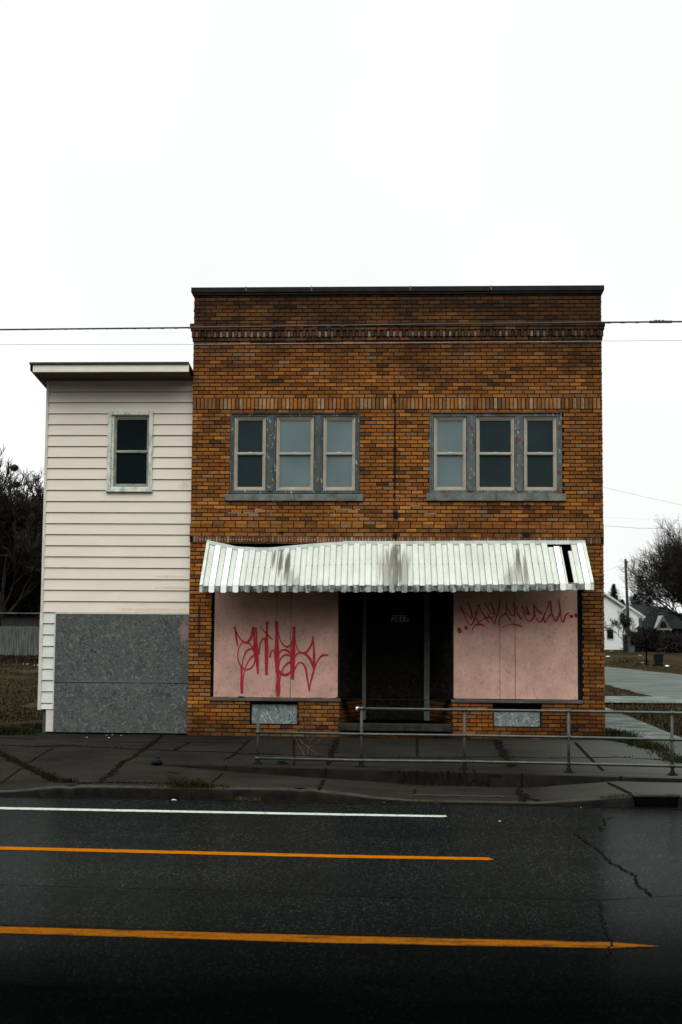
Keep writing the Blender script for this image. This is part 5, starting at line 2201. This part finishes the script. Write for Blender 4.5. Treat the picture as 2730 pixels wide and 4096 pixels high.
# utility pole, street sign, bin, box, hydrant-like marker
up_ = hit(2520, 2622)
Yp = 150.0
pp = hp(2520, 2622, Yp)
pp.z = lawn(pp.x, Yp)
pole = empty('utility_pole', pp, label='wooden utility pole standing in front of the white houses', cat='utility pole')
m = MB()
tp = hp(2503, 2236, Yp) - pp
m.tube([(0, 0, -.2), tp * .5, tp], [.20, .16, .12], 10)
m.build('shaft', M['pole'], pole)
m = MB()
m.tube([tp + Vector((.05, 0, -.9)), tp + Vector((.05, 0, -.2))], .16, 8)
m.tube([tp + Vector((.12, 0, -.35)), tp + Vector((.45, 0, -.30))], .04, 6)
m.build('insulator', M['pole'], pole)
for i, (a, b, lab) in enumerate((((2503, 2252), (2400, 2286), 'wire running left from the top of the utility pole'), ((2505, 2252), (2640, 2330), 'wire sloping down right from the utility pole'))):
    A_, B_ = hp(a[0], a[1], Yp), hp(b[0], b[1], Yp)
    m = MB()
    m.tube([A_, A_.lerp(B_, .5) - Vector((0, 0, .15)), B_ + (B_ - A_) * .4], .012, 5)
    m.build('pole_wire', M['cable_pale'], label=lab, cat='wire')

bp = hp(2635, 2655, 108)
bp.z = lawn(bp.x, 108)
bin_ = empty('wheeled_bin', bp, -.1, label='dark wheeled rubbish bin on the grass across the side street', cat='rubbish bin')
m = MB()
m.hexa([(-.27, -.3, .06), (.27, -.3, .06), (.27, .3, .06), (-.27, .3, .06)], [(-.36, -.38, .92), (.36, -.38, .92), (.36, .38, .92), (-.36, .38, .92)])
m.build('body', M['bin'], bin_, bevel=.02)
m = MB()
m.hexa([(-.39, -.42, .921), (.39, -.42, .921), (.39, .42, .921), (-.39, .42, .921)], [(-.33, -.36, 1.02), (.33, -.36, 1.02), (.33, .36, 1.02), (-.33, .36, 1.02)])
m.build('lid', M['bin'], bin_, bevel=.01)
for sx_ in (-1, 1):
    m = MB()
    m.tube([(sx_ * .30, .3, .12), (sx_ * .36, .3, .12)], .12, 12)
    m.build('wheel', M['dark'], bin_)
m = MB()
m.tube([(-.3, .42, .9), (-.3, .5, .9), (.3, .5, .9), (.3, .42, .9)], .02, 6)
m.build('handle', M['bin'], bin_)

sg0 = hp(2588, 2650, 110)
sg0.z = lawn(sg0.x, 110)
sgn = empty('street_sign', sg0, label='dark sign post with a small square sign left of the bin', cat='sign')
m = MB()
tz = CAMZ + (2583 - 2498) * 110 / FPX - sg0.z
m.tube([(0, 0, 0), (0, 0, 1.9)], .06, 8)
m.tube([(0, 0, 1.9), (-.32, .1, tz)], .045, 8)
m.build('post', M['dark'], sgn)
m = MB()
m.box(-.55, -.28, .03, .08, tz - .25, tz + .45)
m.build('plate', M['pole'], sgn)
ub = hp(2531, 2620, 148)
ub.z = lawn(ub.x, 148)
m = MB()
m.box(-.2, .2, -.2, .2, 0, .66)
m.box(-.23, .23, -.24, .24, .66, .72)
o_ = m.build('utility_box', plain('green_box', (.10, .14, .13), (.06, .09, .085), 3, .7), bevel=.03, label='small grey green utility box right of the pole foot', cat='utility box')
o_.location = ub
# hedge and shrubs in front of the houses
thicket('hedge', 'dark hedge in front of the white gabled house', 2512, 2660, 152, 4, 2.6, 9, 'bark', 5000, 0, cat='hedge', size=.6)
thicket('hedge', 'dark bushes around the porch right of the hedge', 2650, 2800, 148, 6, 2.6, 10, 'bark', 4500, 0, cat='hedge', size=.6)
br = MB()
r = random.Random(6)
for _ in range(900):
    px = r.uniform(2450, 2600)
    Y = r.uniform(112, 124)
    b = at(px, Y)
    s_ = r.uniform(.05, .2)
    a = Vector((r.gauss(0, 1), r.gauss(0, 1), r.gauss(0, .5))).normalized() * s_ * 2
    c = Vector((r.gauss(0, 1), r.gauss(0, 1), .4)).normalized() * s_ * .4
    q = b + Vector((0, 0, .02 + r.random() * .25 * max(0, 1 - abs(px - 2530) / 80)))
    br.face([q, q + a, q + a + c, q + c])
br.build('brush_pile', M['blade_dry'], kind='stuff', label='low pile of brown brush and leaves by the pole across the street', cat='brush')
for i, (px, py, mt, lab) in enumerate(((2432, 2626, 'litter', 'white litter on the grass by the brick corner across the street'), (2568, 2642, 'litter', 'white litter between the pole and the sign post'),
                                       (2560, 2622, 'orange_leaf', 'orange litter on the grass right of the pole'), (2670, 2656, 'litter', 'pale litter on the grass right of the bin'),
                                       (2448, 2607, 'orange_leaf', 'orange litter below the small house window'))):
    b = at(px, 112 + (2650 - py) * .9)
    m = MB()
    r = random.Random(i)
    pts_ = [(math.cos(a) * .28 * r.uniform(.6, 1), math.sin(a) * .2, .03 + r.random() * .1) for a in (0, 1, 2, 3, 4, 5)]
    for k in range(6):
        m.face([(0, 0, .16), pts_[k], pts_[(k + 1) % 6]])
    o_ = m.build('litter_scrap', M[mt], label=lab, cat='litter')
    o_.location = b

G2 = 'trees among the houses of the side street'
plant_tree('bare_tree', 'big dark dense tree at the right edge above the porch house', at(2705, 150) + Vector((1.9, 0, 0)), 41, 14.6, G2, levels=5, spread=.8, leaf=0, minr=.018, trunk=.30, kids=(4, 5), kids0=14, lo0=.25, upb=.35, twig_len=.66)
plant_tree('bare_tree', 'dark tree behind the big one at the right edge', at(2760, 165), 42, 14, G2, levels=5, spread=.8, minr=.03, trunk=.3, kids=(4, 4), kids0=12, lo0=.25, upb=.35, twig_len=.66)
plant_tree('bare_tree', 'small thin bare tree in front of the white houses left of the pole', at(2500, 146), 43, 4.6, G2, levels=5, spread=.6, minr=.015, trunk=.12, kids=(3, 4))
plant_tree('bare_tree', 'grey bare tree rising behind the white gabled house', at(2560, 215), 46, 8.5, G2, bark='bark_grey', levels=6, spread=.55, minr=.022, trunk=.15, kids=(3, 3))
plant_tree('bare_tree', 'grey bare tree behind the house beside the brick corner', at(2440, 225), 47, 9.5, G2, bark='bark_grey', levels=6, spread=.55, minr=.018, trunk=.15, kids=(3, 3))


def conifer(label, px, Y, h, wd, seed):
    r = random.Random(seed)
    b = at(px, Y)
    t = empty('evergreen_tree', b, label=label, cat='tree', group=G2)
    m = MB()
    m.tube([(0, 0, -.1), (0, 0, h * .95)], [.18, .03], 6)
    m.build('trunk', M['bark'], t)
    c = MB()
    for _ in range(3600):
        z = h * (.12 + .88 * r.random())
        k = (z / h)
        rad = wd * (1 - k) ** .7 * (.6 + .55 * noise.noise(Vector((math.cos(z * 2), z * 1.3, seed))) + .35) * r.random() ** .5
        a = r.uniform(0, 6.28)
        p = Vector((math.cos(a) * rad, math.sin(a) * rad, z - rad * .15))
        d = Vector((math.cos(a), math.sin(a), r.uniform(-.3, .6))) * r.uniform(.15, .35)
        s_ = Vector((-math.sin(a), math.cos(a), r.uniform(-.5, .5))) * r.uniform(.05, .13)
        c.face([p - s_, p + s_, p + d])
    c.build('crown', M['needle'], t)


conifer('dark evergreen behind the house nearest the brick corner', 2459, 205, 9.3, 1.6, 3)
conifer('short dark evergreen left of the pole top', 2492, 200, 6.9, 1.9, 4)
conifer('bushy dark evergreen right of the pole', 2545, 198, 7.6, 2.6, 5)
conifer('wide dark evergreen behind the dark roof', 2600, 205, 7.2, 3.2, 6)
thicket('far_trees', 'pale misty line of far bare trees behind the houses', 2380, 2800, 300, 30, 10, 14, 'bark_grey', 9000, 0, cat='trees', size=1.2)
thicket('far_trees', 'dark far wood behind the left trees', -700, 300, 150, 30, 9, 15, 'bark', 9000, 0, cat='trees', size=1.4)

print('UL,UR', UL, UR, 'VB', VB, 'VC', VC, 'kerb', Yk(0), 'step', Ys(0), KT, ST)
